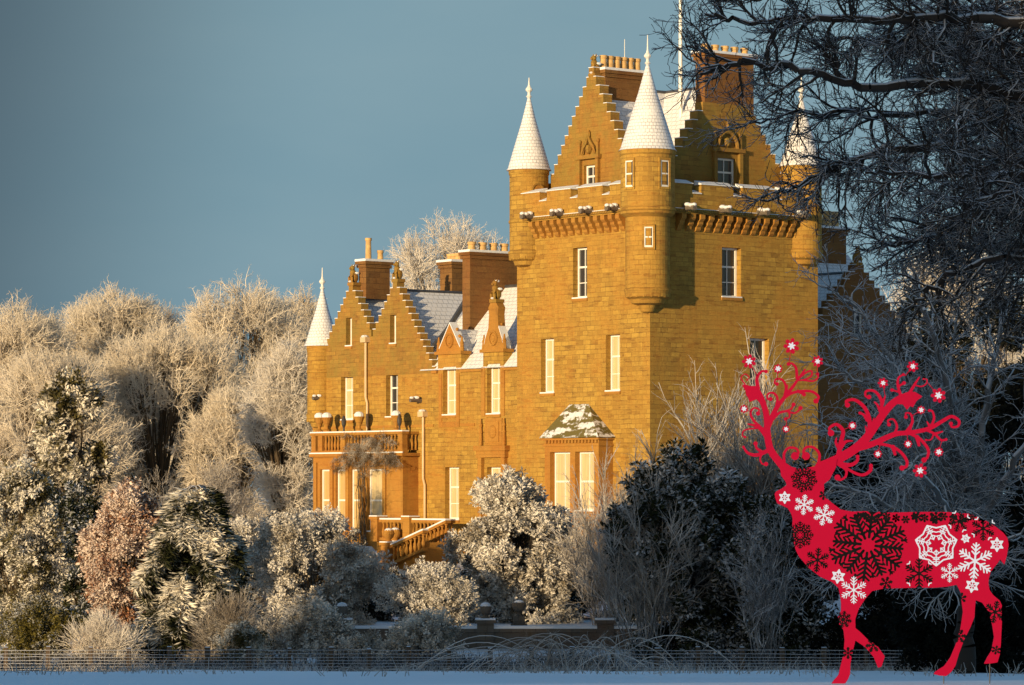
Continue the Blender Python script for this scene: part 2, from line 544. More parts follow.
def window(kind, c, r, pane='cream_pane', cols=2, rows=3, rec=0.27, parent=None, surround=True):
    """sash window set in a wall opening: white frame and bars, pane as a sub-part, dressed stone margin"""
    parent = parent or castle
    P = plane(kind, c)
    u0, u1, z0, z1 = r
    mb = MB()
    fw = 0.085
    pbox(mb, P, u0, u0 + fw, rec, rec + 0.1, z0, z1); pbox(mb, P, u1 - fw, u1, rec, rec + 0.1, z0, z1)
    pbox(mb, P, u0 + fw, u1 - fw, rec, rec + 0.1, z1 - fw, z1); pbox(mb, P, u0 + fw, u1 - fw, rec, rec + 0.1, z0, z0 + fw * 1.3)
    h = z1 - z0
    mid = z0 + h * (0.62 if rows == 3 else 0.5)
    if rows > 1: pbox(mb, P, u0 + fw, u1 - fw, rec + 0.012, rec + 0.08, mid - 0.04, mid + 0.04)
    for k in range(1, cols):
        u = u0 + (u1 - u0) * k / cols
        pbox(mb, P, u - 0.018, u + 0.018, rec + 0.02, rec + 0.07, z0 + fw, z1 - fw)
    if rows == 3: pbox(mb, P, u0 + fw, u1 - fw, rec + 0.022, rec + 0.068, z0 + h * 0.31 - 0.018, z0 + h * 0.31 + 0.018)
    o = mb.build('window', M['white'], parent)
    pm = MB()
    pm.face([P(u0 + fw * .5, rec + 0.06, z0 + fw * .5), P(u1 - fw * .5, rec + 0.06, z0 + fw * .5), P(u1 - fw * .5, rec + 0.06, z1 - fw * .5), P(u0 + fw * .5, rec + 0.06, z1 - fw * .5)],
            [(u0, z0), (u1, z0), (u1, z1), (u0, z1)])
    pm.build('pane', M[pane], o)
    sm = MB()
    pbox(sm, P, u0 - 0.05, u1 + 0.05, -0.06, rec, z0 - 0.13, z0 - 0.004)
    sm.build('sill', M['stone_red'], o)
    nm = MB()
    pbox(nm, P, u0 - 0.03, u1 + 0.03, -0.05, rec - 0.01, z0 - 0.003, z0 + 0.05)
    nm.build('sill_snow', M['snow'], o)
    return o


HB = -5.6   # foot of the walls, just under the snow
# ---- tower walls
WL = [(4.05, 4.97, 8.17, 10.34), (6.24, 7.12, 4.17, 6.53), (1.91, 2.81, 4.16, 6.55)]
WR = [(4.06, 5.16, 8.17, 10.29), (5.68, 6.79, 4.0, 6.48)]
mb = MB()
facade(mb, 'T', 0.0, [(0.0, 8.76, HB, 11.7)], WL, 0.55)
facade(mb, 'S', 0.0, [(0.55, 9.7, HB, 11.7)], WR, 0.55)
facade(mb, 'T', 9.15, [(0.55, 8.2, HB, 11.7)], (), 0.55)
facade(mb, 'S', 8.21, [(0.55, 9.7, HB, 11.7)], (), 0.55)
mb.build('tower_wall', M['stone'], castle)
mb = MB()
pbox(mb, plane('T', 0), 0.1, 8.7, 0.1, 9.6, 11.7, 11.78)
mb.build('wall_walk', M['snow'], castle)
mb = MB()     # dark floor inside so that no daylight shows through the windows
pbox(mb, plane('T', 0), 0.7, 8.1, 2.0, 8.9, HB, 11.2)
mb.build('inner_wall', M['lead'], castle)
for r in WL: window('T', 0.0, r, 'glass' if r[2] > 8 else 'cream_pane')
for r in WR: window('S', 0.0, r, 'glass')

# ---- corbels, string course, parapets
def corbel(kind, u):
    P = plane(kind, 0)
    mb = MB()
    prof = [(0.05, 10.86), (-0.06, 10.88), (-0.13, 10.96), (-0.14, 11.06), (-0.20, 11.10), (-0.27, 11.17), (-0.275, 11.27), (-0.33, 11.31), (-0.41, 11.39), (-0.42, 11.575), (0.05, 11.575)]
    for q in (-1, 1):
        mb.face([P(u + q * 0.125, d, z) for d, z in prof])
    for (d0_, z0), (d1_, z1) in zip(prof[:-1], prof[1:]):
        mb.face([P(u - 0.125, d0_, z0), P(u + 0.125, d0_, z0), P(u + 0.125, d1_, z1), P(u - 0.125, d1_, z1)])
    mb.build('corbel', M['stone_red'], castle)


for k in range(13):
    corbel('T', 1.62 + k * 0.478)
    corbel('S', 1.55 + k * 0.53)
MERL = {'T': [(0.9, 2.09), (2.54, 4.17), (4.63, 6.23), (6.7, 7.9)], 'S': [(0.9, 1.99), (2.5, 4.33), (4.85, 6.71), (7.15, 8.5)]}
for kind, e in (('T', 7.9), ('S', 8.5)):
    P = plane(kind, -0.42)
    mb = MB()
    facade(mb, kind, -0.42, [(0.9, e, 11.72, 12.42)] + [(a, b, 12.4, 12.82) for a, b in MERL[kind]], (), 0.36)
    pbox(mb, P, 0.9, e, 0.02, 0.5, 11.58, 11.715)
    par = mb.build('parapet', M['stone'], castle)
    mb = MB()       # cable moulding
    n = int((e - 1.0) / 0.11)
    for k in range(n):
        u = 1.0 + k * 0.11
        mb.hexa([P(u, -0.075, 11.64), P(u + 0.085, -0.075, 11.64), P(u + 0.085, 0.0, 11.64), P(u, 0.0, 11.64),
                 P(u + 0.05, -0.075, 11.76), P(u + 0.135, -0.075, 11.76), P(u + 0.135, 0.0, 11.76), P(u + 0.05, 0.0, 11.76)])
    mb.build('cable_moulding', M['stone_gable'], par)
    mb = MB()
    for a, b in MERL[kind]:
        a, b = a - 0.03, b + 0.03
        mb.hexa([P(a, -0.05, 12.822), P(b, -0.05, 12.822), P(b, 0.42, 12.822), P(a, 0.42, 12.822), P(a, -0.05, 12.85), P(b, -0.05, 12.85), P(b, 0.42, 13.02), P(a, 0.42, 13.02)])
    ms = sorted(MERL[kind])
    for (a0, b0), (a1, b1) in zip(ms[:-1], ms[1:]):
        a, b = b0 + 0.01, a1 - 0.01
        mb.hexa([P(a, -0.05, 12.422), P(b, -0.05, 12.422), P(b, 0.42, 12.422), P(a, 0.42, 12.422), P(a, -0.05, 12.45), P(b, -0.05, 12.45), P(b, 0.42, 12.62), P(a, 0.42, 12.62)])
    pbox(mb, P, 1.0, e, -0.07, -0.002, 11.762, 11.785)
    mb.build('parapet_snow', M['snow'], par)
    # cannon-shaped waterspouts with caps of snow
    for u in ((1.55, 3.25, 5.15, 7.15) if kind == 'T' else (1.55, 3.55, 5.75, 8.0)):
        mb = MB()
        mb.tube([P(u, 0.0, 11.80), P(u, -0.25, 11.78), P(u, -0.55, 11.77)], [0.13, 0.10, 0.085], 8)
        mb.tube([P(u, -0.53, 11.77), P(u, -0.66, 11.77)], [0.12, 0.12], 8)
        o = mb.build('waterspout', M['stone_grey'], castle)
        mb = MB()
        mb.ball(P(u, -0.18, 11.93), 0.15, 10, (1.0, 1.0, 0.6)); mb.ball(P(u, -0.42, 11.89), 0.14, 10, (1.1, 1.1, 0.6)); mb.ball(P(u, -0.6, 11.90), 0.11, 10, (1, 1, .7))
        mb.build('spout_snow', M['snow'], o, True)


# ---- turrets
def vdir(th):
    """local (s, t) direction of a surface turned th to the right of straight-at-the-viewer"""
    return (-0.776 * cos(th) - 0.631 * sin(th), -0.631 * cos(th) + 0.776 * sin(th))


def turret(s, t, rb, zb, zs_, zc, rc, za, zt, rl=None, wins=()):
    mb = MB()
    rl = rl or rb
    c = (t, s)
    pr = [(0.05, zb - 0.75), (0.30 * rl, zb - 0.68), (0.42 * rl, zb - 0.42), (0.72 * rl, zb - 0.34), (0.80 * rl, zb - 0.16), (1.0 * rl, zb - 0.08), (1.05 * rl, zb + 0.16), (1.07 * rl, zb + 0.18), (1.07 * rl, zb + 0.26), (rl, zb + 0.30),
          (rl, zs_ - 0.28), (rb * 1.0, zs_ - 0.14), (rb * 1.0, zs_ - 0.05), (rb * 1.05, zs_), (rb * 1.05, zs_ + 0.09), (rb, zs_ + 0.12), (rb, zc - 0.22), (rb * 1.04, zc - 0.18), (rb * 1.05, zc + 0.02)]
    mb.lathe(c[0], c[1], [(r, z + BZ) for r, z in pr], 36)
    for k in range(18):     # dentils under the corbelled base
        a = 2 * pi * k / 18
        cx, cy = c[0] + cos(a) * rl * 0.95, c[1] + sin(a) * rl * 0.95
        mb.box(cx - 0.05, cx + 0.05, cy - 0.05, cy + 0.05, zb - 0.10 + BZ, zb + 0.08 + BZ)
    o = mb.build('turret', M['stone'], castle)
    mb = MB()
    mb.lathe(c[0], c[1], [(rc, zc + BZ), (rc * 0.93, zc + 0.10 + BZ), (rc * 0.80, zc + (za - zc) * 0.17 + BZ), (rc * 0.62, zc + (za - zc) * 0.36 + BZ), (rc * 0.33, zc + (za - zc) * 0.66 + BZ), (0.055, za + BZ)], 36)
    mb.build('turret_roof', M['cone'], o, True)
    mb = MB()
    mb.lathe(c[0], c[1], [(0.06, za + BZ - 0.05), (0.13, za + 0.03 + BZ), (0.07, za + 0.10 + BZ), (0.06, za + 0.2 + BZ), (0.15, za + 0.30 + BZ), (0.15, za + 0.36 + BZ), (0.06, za + 0.48 + BZ), (0.035, za + 0.6 + BZ), (0.018, zt + BZ)], 10)
    mb.build('finial', M['pole'], o, True)
    for th, z0, z1, ww, dark, r in wins:
        ds, dt = vdir(th)
        px_, py_ = c[0] + dt * r, c[1] + ds * r
        ax = Vector((-ds, dt, 0)).normalized(); nn = Vector((dt, ds, 0))
        def bx(mb, u0, u1, d0, d1, za_, zb_):
            q = [Vector((px_, py_, 0)) + ax * u + nn * d + Vector((0, 0, z + BZ)) for z in (za_, zb_) for u, d in ((u0, d1), (u1, d1), (u1, d0), (u0, d0))]
            mb.hexa(q)
        mb = MB()
        hw = ww / 2
        bx(mb, -hw - 0.09, -hw, -0.2, 0.028, z0 - 0.10, z1 + 0.10); bx(mb, hw, hw + 0.09, -0.2, 0.028, z0 - 0.10, z1 + 0.10)
        bx(mb, -hw, hw, -0.2, 0.028, z1, z1 + 0.10); bx(mb, -hw, hw, -0.2, 0.045, z0 - 0.10, z0)
        wo = mb.build('turret_window', M['stone'], o)
        mb = MB()
        bx(mb, -hw, -hw + 0.05, -0.2, 0.012, z0, z1); bx(mb, hw - 0.05, hw, -0.2, 0.0, z0, z1)
        bx(mb, -hw + .05, hw - .05, -0.2, 0.010, z1 - 0.06, z1); bx(mb, -hw + .05, hw - .05, -0.2, 0.010, z0, z0 + 0.08); bx(mb, -hw + .05, hw - .05, -0.2, 0.008, (z0 + z1) / 2 - .03, (z0 + z1) / 2 + .03)
        mb.build('turret_sash', M['white'], wo)
        mb = MB()
        bx(mb, -hw + .03, hw - .03, -0.2, 0.001, z0 + .03, z1 - .03)
        mb.build('turret_pane', M['glass' if dark else 'cream_pane'], wo)
    return o


turret(0.15, 0.0, 1.13, 8.1, 11.62, 14.12, 1.22, 17.75, 18.95, rl=0.93,
       wins=[(-0.78, 12.55, 13.65, 0.42, True, 1.12), (0.64, 12.55, 13.65, 0.42, True, 1.12), (0.0, 10.05, 10.9, 0.36, True, 0.92)])
tl = turret(8.3, 0.3, 0.85, 10.1, 11.62, 13.9, 0.99, 17.1, 17.95)
tr_ = turret(0.3, 9.0, 0.88, 10.1, 11.62, 14.0, 0.99, 17.0, 17.9)


def arch_niche(o, cs, ct, th, r, z0, z1, hw):
    ds, dt = vdir(th)
    p = Vector((ct + dt * r, cs + ds * r, 0)); ax = Vector((-ds, dt, 0)).normalized(); nn = Vector((dt, ds, 0))
    prof = [(-hw, z0), (hw, z0)] + [(hw * cos(a), z1 - hw + hw * sin(a)) for a in [pi * k / 10 for k in range(11)]]
    mb = MB()
    mb.face([p + ax * u + nn * 0.012 + Vector((0, 0, z + BZ)) for u, z in prof])
    mb.build('arched_panel', M['stone_red'], o)
    mb = MB()
    for (u0, za), (u1, zb_) in zip(prof[1:-1], prof[2:]):
        mb.tube([p + ax * u0 + nn * 0.02 + Vector((0, 0, za + BZ)), p + ax * u1 + nn * 0.02 + Vector((0, 0, zb_ + BZ))], 0.05, 5)
    mb.build('arch_moulding', M['stone_gable'], o)


arch_niche(tl, 8.3, 0.3, 0.45, 0.84, 12.2, 13.25, 0.26)
arch_niche(tr_, 0.3, 9.0, -0.45, 0.87, 12.2, 13.3, 0.26)


# ---- crow-stepped gables
def steps(c, zb, za, slope, h, ztop=None, umin=-99, umax=99):
    out_ = []
    z = zb
    while z < (ztop or za) - 0.15:
        hw = max(0.16, (za - z - h * 0.5) / slope)
        out_.append((max(umin, c - hw), min(umax, c + hw), z, z + h))
        z += h
    return out_


def statue(P, u, d, z, sc, parent, name='gable_statue'):
    """small weathered carved beast sitting upright on its plinth"""
    mb = MB()
    pbox(mb, P, u - .24 * sc, u + .24 * sc, d - .24 * sc, d + .24 * sc, z, z + .16 * sc)
    mb.ball(P(u, d, z + .40 * sc), .25 * sc, 10, (0.9, 0.8, 1.15))
    mb.ball(P(u + .06 * sc, d - .04 * sc, z + .66 * sc), .17 * sc, 10, (0.9, 0.9, 1.1))
    mb.ball(P(u + .02 * sc, d - .10 * sc, z + .87 * sc), .13 * sc, 10, (1.0, 1.15, 1.0))
    mb.ball(P(u + .02 * sc, d - .22 * sc, z + .84 * sc), .07 * sc, 8)
    for q in (-1, 1):
        mb.tube([P(u + q * .12 * sc, d - .10 * sc, z + .6 * sc), P(u + q * .13 * sc, d - .22 * sc, z + .4 * sc), P(u + q * .12 * sc, d - .22 * sc, z + .17 * sc)], .055 * sc, 6)
        mb.tube([P(u + q * .08 * sc, d - .06 * sc, z + .96 * sc), P(u + q * .10 * sc, d - .05 * sc, z + 1.06 * sc)], [.04 * sc, .015 * sc], 5)
    o = mb.build(name, M['stone_gable'], parent, True)
    mb = MB()
    mb.ball(P(u, d + .03 * sc, z + .98 * sc), .11 * sc, 8, (1.1, 1.1, .55)); mb.ball(P(u, d - .18 * sc, z + .2 * sc), .14 * sc, 8, (1.3, .8, .4)); mb.ball(P(u - .1 * sc, d + .1 * sc, z + .62 * sc), .13 * sc, 8, (1.1, 1.1, .5))
    mb.build('statue_snow', M['snow'], o, True)
    return o


def gable(kind, c, u, zb, za, slope, h, holes=(), ztop=None, thick=0.5, lim=(-99, 99), extra=(), mat='stone_gable', parent=None):
    P = plane(kind, c)
    st = steps(u, zb, za, slope, h, ztop, *lim)
    mb = MB()
    facade(mb, kind, c, st + list(extra), holes, thick)
    g = mb.build('stepped_gable', M[mat], parent or castle)
    mb = MB()
    for i, (a, b, z0, z1) in enumerate(st):
        a2, b2 = (st[i + 1][:2] if i + 1 < len(st) else (u, u))
        if i + 1 < len(st) or ztop is None:
            e = 0.012
            if a > lim[0] + 1e-6: pbox(mb, P, a - e, a2 + 0.0, -e, thick + e, z1 + 0.002, z1 + 0.032)
            if b < lim[1] - 1e-6: pbox(mb, P, b2, b + e, -e, thick + e, z1 + 0.002, z1 + 0.032)
    if mb.v: mb.build('step_snow', M['snow'], g)
    return g


GWL = (4.63, 5.43, 13.0, 13.95)
gl = gable('T', 1.0, 4.95, 11.72, 18.05, 1.67, 0.40, [GWL], lim=(1.15, 8.5))
window('T', 1.0, GWL, 'glass', 2, 2, 0.15)
GWR = (4.70, 5.78, 13.0, 14.2)
gr = gable('S', 1.0, 5.27, 11.72, 18.25, 1.38, 0.40, [GWR], ztop=16.4, lim=(1.2, 9.2))
window('S', 1.0, GWR, 'glass', 2, 2, 0.15)


# carved window surrounds on the two cap-house gables
def aedicule(kind, c, r, ztop, arch, parent):
    P = plane(kind, c)
    u0, u1, z0, z1 = r
    um = (u0 + u1) / 2
    mb = MB()
    for q in (u0 - 0.2, u1 + 0.2):
        pbox(mb, P, q - 0.09, q + 0.09, -0.16, 0.02, z0 - 0.35, z1 + 0.25)
        pbox(mb, P, q - 0.06, q + 0.06, -0.12, 0.02, z1 + 0.42, z1 + 0.95)
        mb.ball(P(q, -0.06, z1 + 1.02), 0.09, 8)
    pbox(mb, P, u0 - 0.38, u1 + 0.38, -0.22, 0.02, z1 + 0.25, z1 + 0.42)
    hw = (u1 - u0) / 2 + 0.02
    pts = []
    if arch:
        pts = [P(um + hw * cos(a), -0.1, z1 + 0.42 + hw * 1.25 * sin(a)) for a in [pi * k / 12 for k in range(13)]]
    else:
        pts = [P(um - hw, -0.1, z1 + 0.42), P(um - hw * .8, -0.1, z1 + .75), P(um - hw * .35, -0.1, z1 + .95), P(um, -.1, z1 + 1.25),
               P(um + hw * .35, -0.1, z1 + .95), P(um + hw * .8, -0.1, z1 + .75), P(um + hw, -0.1, z1 + 0.42)]
    mb.tube(pts, 0.085, 6)
    mb.ball(P(um, -0.05, z1 + 0.68), 0.2, 8, (1, .7, 1.1))
    zt = z1 + 0.42 + (hw * 1.25 if arch else 0.8)
    mb.tube([P(um, -0.08, zt), P(um, -0.08, zt + 0.18), P(um, -0.08, ztop)], [0.10, 0.08, 0.03], 6)
    mb.build('window_pediment', M['stone_gable'], parent)


aedicule('T', 1.0, GWL, 15.45, False, gl)
aedicule('S', 1.0, GWR, 15.75, True, gr)
statue(plane('T', 1.25), 4.95, 0, 17.72, 0.95, gl)


# ---- roofs
def gable_roof(kind, c0, c1, u, ridge, slope, zb, mat='roof', name='roof', parent=None, lim=(-99, 99), verge=0.0):
    """pitched roof whose ridge runs inwards from plane c0 to c1"""
    parent = parent or castle
    P = plane(kind, 0)
    mb = MB()
    hw = (ridge - zb) / slope
    a, b = max(lim[0], u - hw), min(lim[1], u + hw)
    za, zc = ridge - (u - a) * slope, ridge - (b - u) * slope
    th = 0.10
    for e0, e1, z0 in ((a, u, za), (b, u, zc)):
        q = [P(e0, c0, z0), P(e1, c0, ridge), P(e1, c1, ridge), P(e0, c1, z0)]
        mb.face(q)
        mb.face([(p[0], p[1], p[2] - th) for p in q])
        for i in range(4):
            p0, p1 = q[i], q[(i + 1) % 4]
            mb.face([p0, p1, (p1[0], p1[1], p1[2] - th), (p0[0], p0[1], p0[2] - th)])
    o = mb.build(name, M[mat], parent)
    mb = MB()
    mb.tube([P(u, c0, ridge + 0.02), P(u, c1, ridge + 0.02)], 0.07, 6)
    mb.build('ridge', M['lead'], o)
    return o


gable_roof('T', 1.45, 8.7, 4.95, 17.35, 1.67, 11.8, lim=(1.3, 8.4))
gable_roof('S', 1.45, 8.2, 5.27, 17.35, 1.38, 11.8, lim=(1.4, 9.1))
mb = MB()
facade(mb, 'T', 8.6, [(r[0], r[1], r[2], r[3]) for r in steps(4.95, 11.72, 17.6, 1.67, 0.4, None, 1.2, 8.4)], (), 0.3)
facade(mb, 'S', 8.0, [(r[0], r[1], r[2], r[3]) for r in steps(5.27, 11.72, 17.6, 1.38, 0.4, None, 1.3, 9.1)], (), 0.3)
mb.build('rear_gable', M['stone_gable'], castle)


# ---- chimneys
def chimney(s0, s1, t0, t1, z0, z1, pots, along='t', ph=0.62, pr=0.17, tall=None, mat='stone_dark', parent=None):
    parent = parent or castle
    mb = MB()
    mb.box(t0, t1, s0, s1, z0 + BZ, z1 + BZ)
    mb.box(t0 - .07, t1 + .07, s0 - .07, s1 + .07, z1 - 0.16 + BZ, z1 - 0.02 + BZ)
    mb.box(t0 - .13, t1 + .13, s0 - .13, s1 + .13, z1 + BZ + .0, z1 + .14 + BZ)
    o = mb.build('chimney', M[mat], parent)
    mb = MB()
    mb.box(t0 - .14, t1 + .14, s0 - .14, s1 + .14, z1 + BZ + .142, z1 + .25 + BZ)
    mb.build('chimney_snow', M['snow'], o)
    for k in range(pots):
        f = (k + 0.5) / pots
        cx, cy = ((t0 + (t1 - t0) * f, (s0 + s1) / 2) if along == 't' else ((t0 + t1) / 2, s0 + (s1 - s0) * f))
        hh = tall[k] if tall else ph
        zb = z1 + 0.2 + BZ
        mb = MB()
        mb.lathe(cx, cy, [(pr * 1.05, zb), (pr, zb + 0.05), (pr * 0.86, zb + hh - 0.14), (pr * 1.05, zb + hh - 0.12), (pr * 1.08, zb + hh), (pr * 0.75, zb + hh), (pr * 0.7, zb + hh - 0.3)], 14, cap=False)
        mb.build('chimney_pot', M['pot'], o, True)
    return o


chimney(4.6, 5.3, 1.5, 3.8, 16.6, 17.9, 6, ph=0.6, pr=0.16)
chimney(1.02, 1.6, 4.0, 6.85, 15.6, 18.5, 5, ph=0.34)
# lightning rod and flagpole
mb = MB()
mb.tube([Lp(4.95, 2.9, 16.8), Lp(4.95, 2.9, 19.5)], [0.022, 0.014], 6)
mb.build('lightning_rod', M['pole'], castle)
mb = MB()
mb.tube([Lp(3.0, 4.4, 15.8), Lp(3.0, 4.4, 20), Lp(3.0, 4.4, 24.6)], [0.095, 0.085, 0.055], 10)
mb.ball(Lp(3.0, 4.4, 24.7), 0.12, 8)
mb.build('flagpole', M['pole'], castle, True)

# ---- oriel bay at the foot of the tower
OB = [(4.22, 5.55, -0.9, 1.62), (2.65, 3.89, -0.9, 1.62)]
mb = MB()
facade(mb, 'T', -0.8, [(2.35, 5.9, HB, 2.12)], OB, 0.4)
pbox(mb, plane('T', -0.4), 2.35, 2.75, 0.0, 0.41, HB, 2.12); pbox(mb, plane('T', -0.4), 5.5, 5.9, 0.0, 0.41, HB, 2.12)
Pb = plane('T', -0.8)
pbox(mb, Pb, 2.28, 5.97, -0.06, 0.81, 1.86, 1.93)
pbox(mb, Pb, 2.25, 6.0, -0.10, 0.81, 2.121, 2.2)
n = 16
for k in range(n):
    u = 2.35 + 3.5 * (k + .5) / n
    pbox(mb, Pb, u - .06, u + .06, -0.09, 0.0, 2.0, 2.119)
bay = mb.build('oriel_bay', M['stone_red'], castle)
mb = MB()
q = [Lp(6.08, -0.98, 2.22), Lp(2.17, -0.98, 2.22), Lp(2.17, 0, 2.22), Lp(6.08, 0, 2.22), Lp(5.2, 0.0, 3.66), Lp(3.95, 0.0, 3.66)]
mb.face([q[0], q[1], q[5], q[4]]); mb.face([q[1], q[2], q[5]]); mb.face([q[3], q[0], q[4]]); mb.face([q[0], q[1], q[2], q[3]])
mb.build('bay_roof', M['moss'], bay)
for r in OB: window('T', -0.8, r, 'cream_pane', 2, 2)

# ---- house wing
HC = 1.5
HW = [(22.8, 23.76, 3.29, 5.57), (19.31, 20.23, 3.37, 5.57), (14.97, 15.93, 3.39, 5.59), (11.80, 12.73, 3.38, 5.64),
      (14.75, 15.78, -1.36, 1.04), (11.73, 12.73, -1.3, 1.03), (22.9, 23.36, 6.77, 8.11), (19.46, 19.92, 6.77, 8.11)]
D1, D2 = (14.6, 16.3), (11.55, 13.0)
mb = MB()
facade(mb, 'T', HC, [(8.76, 26.0, HB, 5.32), D1 + (5.3, 6.15), D2 + (5.3, 6.15)], HW[:6], 0.5)
facade(mb, 'S', 25.5, [(2.0, 9.5, HB, 5.32)], (), 0.5)
mb.build('house_wall', M['stone'], castle)
mb = MB()
pbox(mb, plane('T', 0), 9.2, 25.3, 3.0, 9.0, HB, 5.0)
pbox(mb, plane('T', 0), 19.0, 23.9, 3.0, 8.0, 5.0, 8.3)
pbox(mb, plane('T', 0), 11.2, 16.6, 2.3, 3.0, 4.8, 5.9)
mb.build('inner_wall', M['lead'], castle)
for i, r in enumerate(HW):
    window('T', HC, r, {1: 'glass', 6: 'glass', 7: 'glass'}.get(i, 'cream_pane'), 1 if i > 5 else 2, 3 if i < 6 else 2)
for u, hole, lim in ((22.98, HW[6], (21.37, 26.0)), (19.54, HW[7], (-99, 21.37))):
    g = gable('T', HC, u, 5.32, 9.72, 1.40, 0.31, [hole], thick=0.42, lim=lim)
    statue(plane('T', HC + 0.2), u, 0, 9.62, 0.95, g)
    gable_roof('T', HC + 0.38, 6.6, u, 9.25, 1.40, 5.2, lim=(max(lim[0], 16.6), lim[1]))
# moulded eaves, then the long roof facing the garden
mb = MB()
Ph = plane('T', HC)
for a, b in ((8.77, D2[0]), (D2[1], D1[0]), (D1[1], 16.7)):
    pbox(mb, Ph, a, b, -0.10, 0.2, 5.322, 5.44)
mb.build('eaves_course', M['stone_red'], castle)
mb = MB()
rz0, rz1, tr1 = 5.46, 9.35, 5.1
for a, b in ((8.8, 17.6),):
    q = [Lp(a, HC - 0.06, rz0), Lp(b, HC - 0.06, rz0), Lp(b, tr1, rz1), Lp(a, tr1, rz1)]
    mb.face(q)
    q2 = [Lp(a, 8.8, rz0), Lp(b, 8.8, rz0), Lp(b, tr1, rz1), Lp(a, tr1, rz1)]
    mb.face(q2)
    mb.face([q[0], q[3], q2[0]]); mb.face([q[1], q[2], q2[1]])
mb.build('long_roof', M['roof'], castle)
mb = MB()
mb.tube([Lp(8.8, tr1, rz1 + .03), Lp(17.6, tr1, rz1 + .03)], 0.08, 6)
mb.build('roof_ridge', M['lead'], castle)
# skew and lead valley where the two roofs meet
mb = MB()
mb.tube([Lp(17.35, HC + 0.3, 6.3), Lp(17.5, 3.0, 7.4), Lp(18.2, 4.9, 9.2)], 0.13, 6)
mb.build('valley_skew', M['lead'], castle)


# ---- dormer pediments
def dormer(lo, hi, zb, za, curly):
    P = plane('T', HC)
    um = (lo + hi) / 2
    mb = MB()
    pbox(mb, P, lo - 0.12, hi + 0.12, -0.12, 0.5, zb, zb + 0.14)
    hw = (hi - lo) / 2
    if curly: prof = [(-hw, 0), (-hw * .82, .45), (-hw * .50, .95), (-hw * .42, za - zb - .55), (-hw * .5, za - zb - .25), (-hw * .25, za - zb), (hw * .25, za - zb), (hw * .5, za - zb - .25), (hw * .42, za - zb - .55), (hw * .50, .95), (hw * .82, .45), (hw, 0)]
    else: prof = [(-hw, 0), (0, za - zb), (hw, 0)]
    f0 = [P(um + u, 0.0, zb + .14 + z) for u, z in prof]; f1 = [P(um + u, 0.4, zb + .14 + z) for u, z in prof]
    mb.face(f0); mb.face(f1[::-1])
    for i in range(len(prof)):
        j = (i + 1) % len(prof)
        mb.face([f0[i], f0[j], f1[j], f1[i]])
    ring = [P(um + .26 * cos(a), -0.03, zb + .62 + .30 * sin(a)) for a in [2 * pi * k / 14 for k in range(15)]]
    mb.tube(ring, 0.045, 5)
    mb.ball(P(um, 0.0, zb + .62), .15, 8, (.5, .9, 1.1))
    for q in (-1, 1):
        mb.tube([P(um + q * hw, 0.05, zb + .14), P(um + q * hw, 0.05, zb + .45), P(um + q * hw, 0.05, zb + .8)], [.11, .08, .03], 6)
        mb.ball(P(um + q * hw, .05, zb + .5), .1, 8)
        for k in range(1, 4):
            mb.ball(P(um + q * hw * (1 - k * .21 - (0.12 if curly else 0)), 0.2, zb + .2 + (za - zb) * k * .25), .085, 6)
    o = mb.build('dormer', M['stone_red'], castle)
    mb = MB()
    pr = [0, 1, 2, 3] if curly else [0, 1]
    for i in (range(len(prof) - 1)):
        (u0, z0), (u1, z1) = prof[i], prof[i + 1]
        if curly and not (i in (0, 1, 9, 10, 5)): continue
        a, b = P(um + u0, 0, zb + .15 + z0), P(um + u1, 0, zb + .15 + z1)
        c_, d_ = P(um + u0, 0.42, zb + .15 + z0), P(um + u1, 0.42, zb + .15 + z1)
        up = 0.07
        mb.hexa([a, b, d_, c_] + [(p[0], p[1], p[2] + up) for p in (a, b, d_, c_)])
    mb.build('dormer_snow', M['snow'], o)
    # little roof running back into the long roof
    mb = MB()
    zr = zb + (0.55 if curly else za - zb - 0.1)
    back = HC + (zr + .1 - rz0) / ((rz1 - rz0) / (tr1 - HC)) + 0.25
    for q in (lo, hi):
        mb.face([Lp(q, HC + .4, zb - .05), Lp(um, HC + .4, zr), Lp(um, back, zr), Lp(q, HC + .4 + (zb - .05 - rz0) / 1.08, zb - .05)])
    mb.build('dormer_roof', M['roof'], o)
    return o


dormer(D1[0], D1[1], 6.15, 7.4, False)
d2 = dormer(D2[0], D2[1], 6.15, 8.25, True)
statue(plane('T', HC + 0.2), (D2[0] + D2[1]) / 2, 0, 8.36, 1.0, d2, 'dormer_statue')

# ---- house chimneys
chimney(22.38, 22.95, 1.95, 3.35, 9.0, 10.62, 2, tall=[1.05, 0.5], pr=0.15)
chimney(15.84, 16.40, 3.0, 6.2, 7.0, 10.75, 5, ph=0.42, pr=0.19)
chimney(20.5, 21.4, 5.6, 6.6, 8.0, 10.65, 3, ph=0.35, pr=0.18, along='s')

# ---- house corner turret
turret(25.6, 1.75, 0.72, 3.35, 5.6, 6.85, 0.88, 9.6, 10.6)

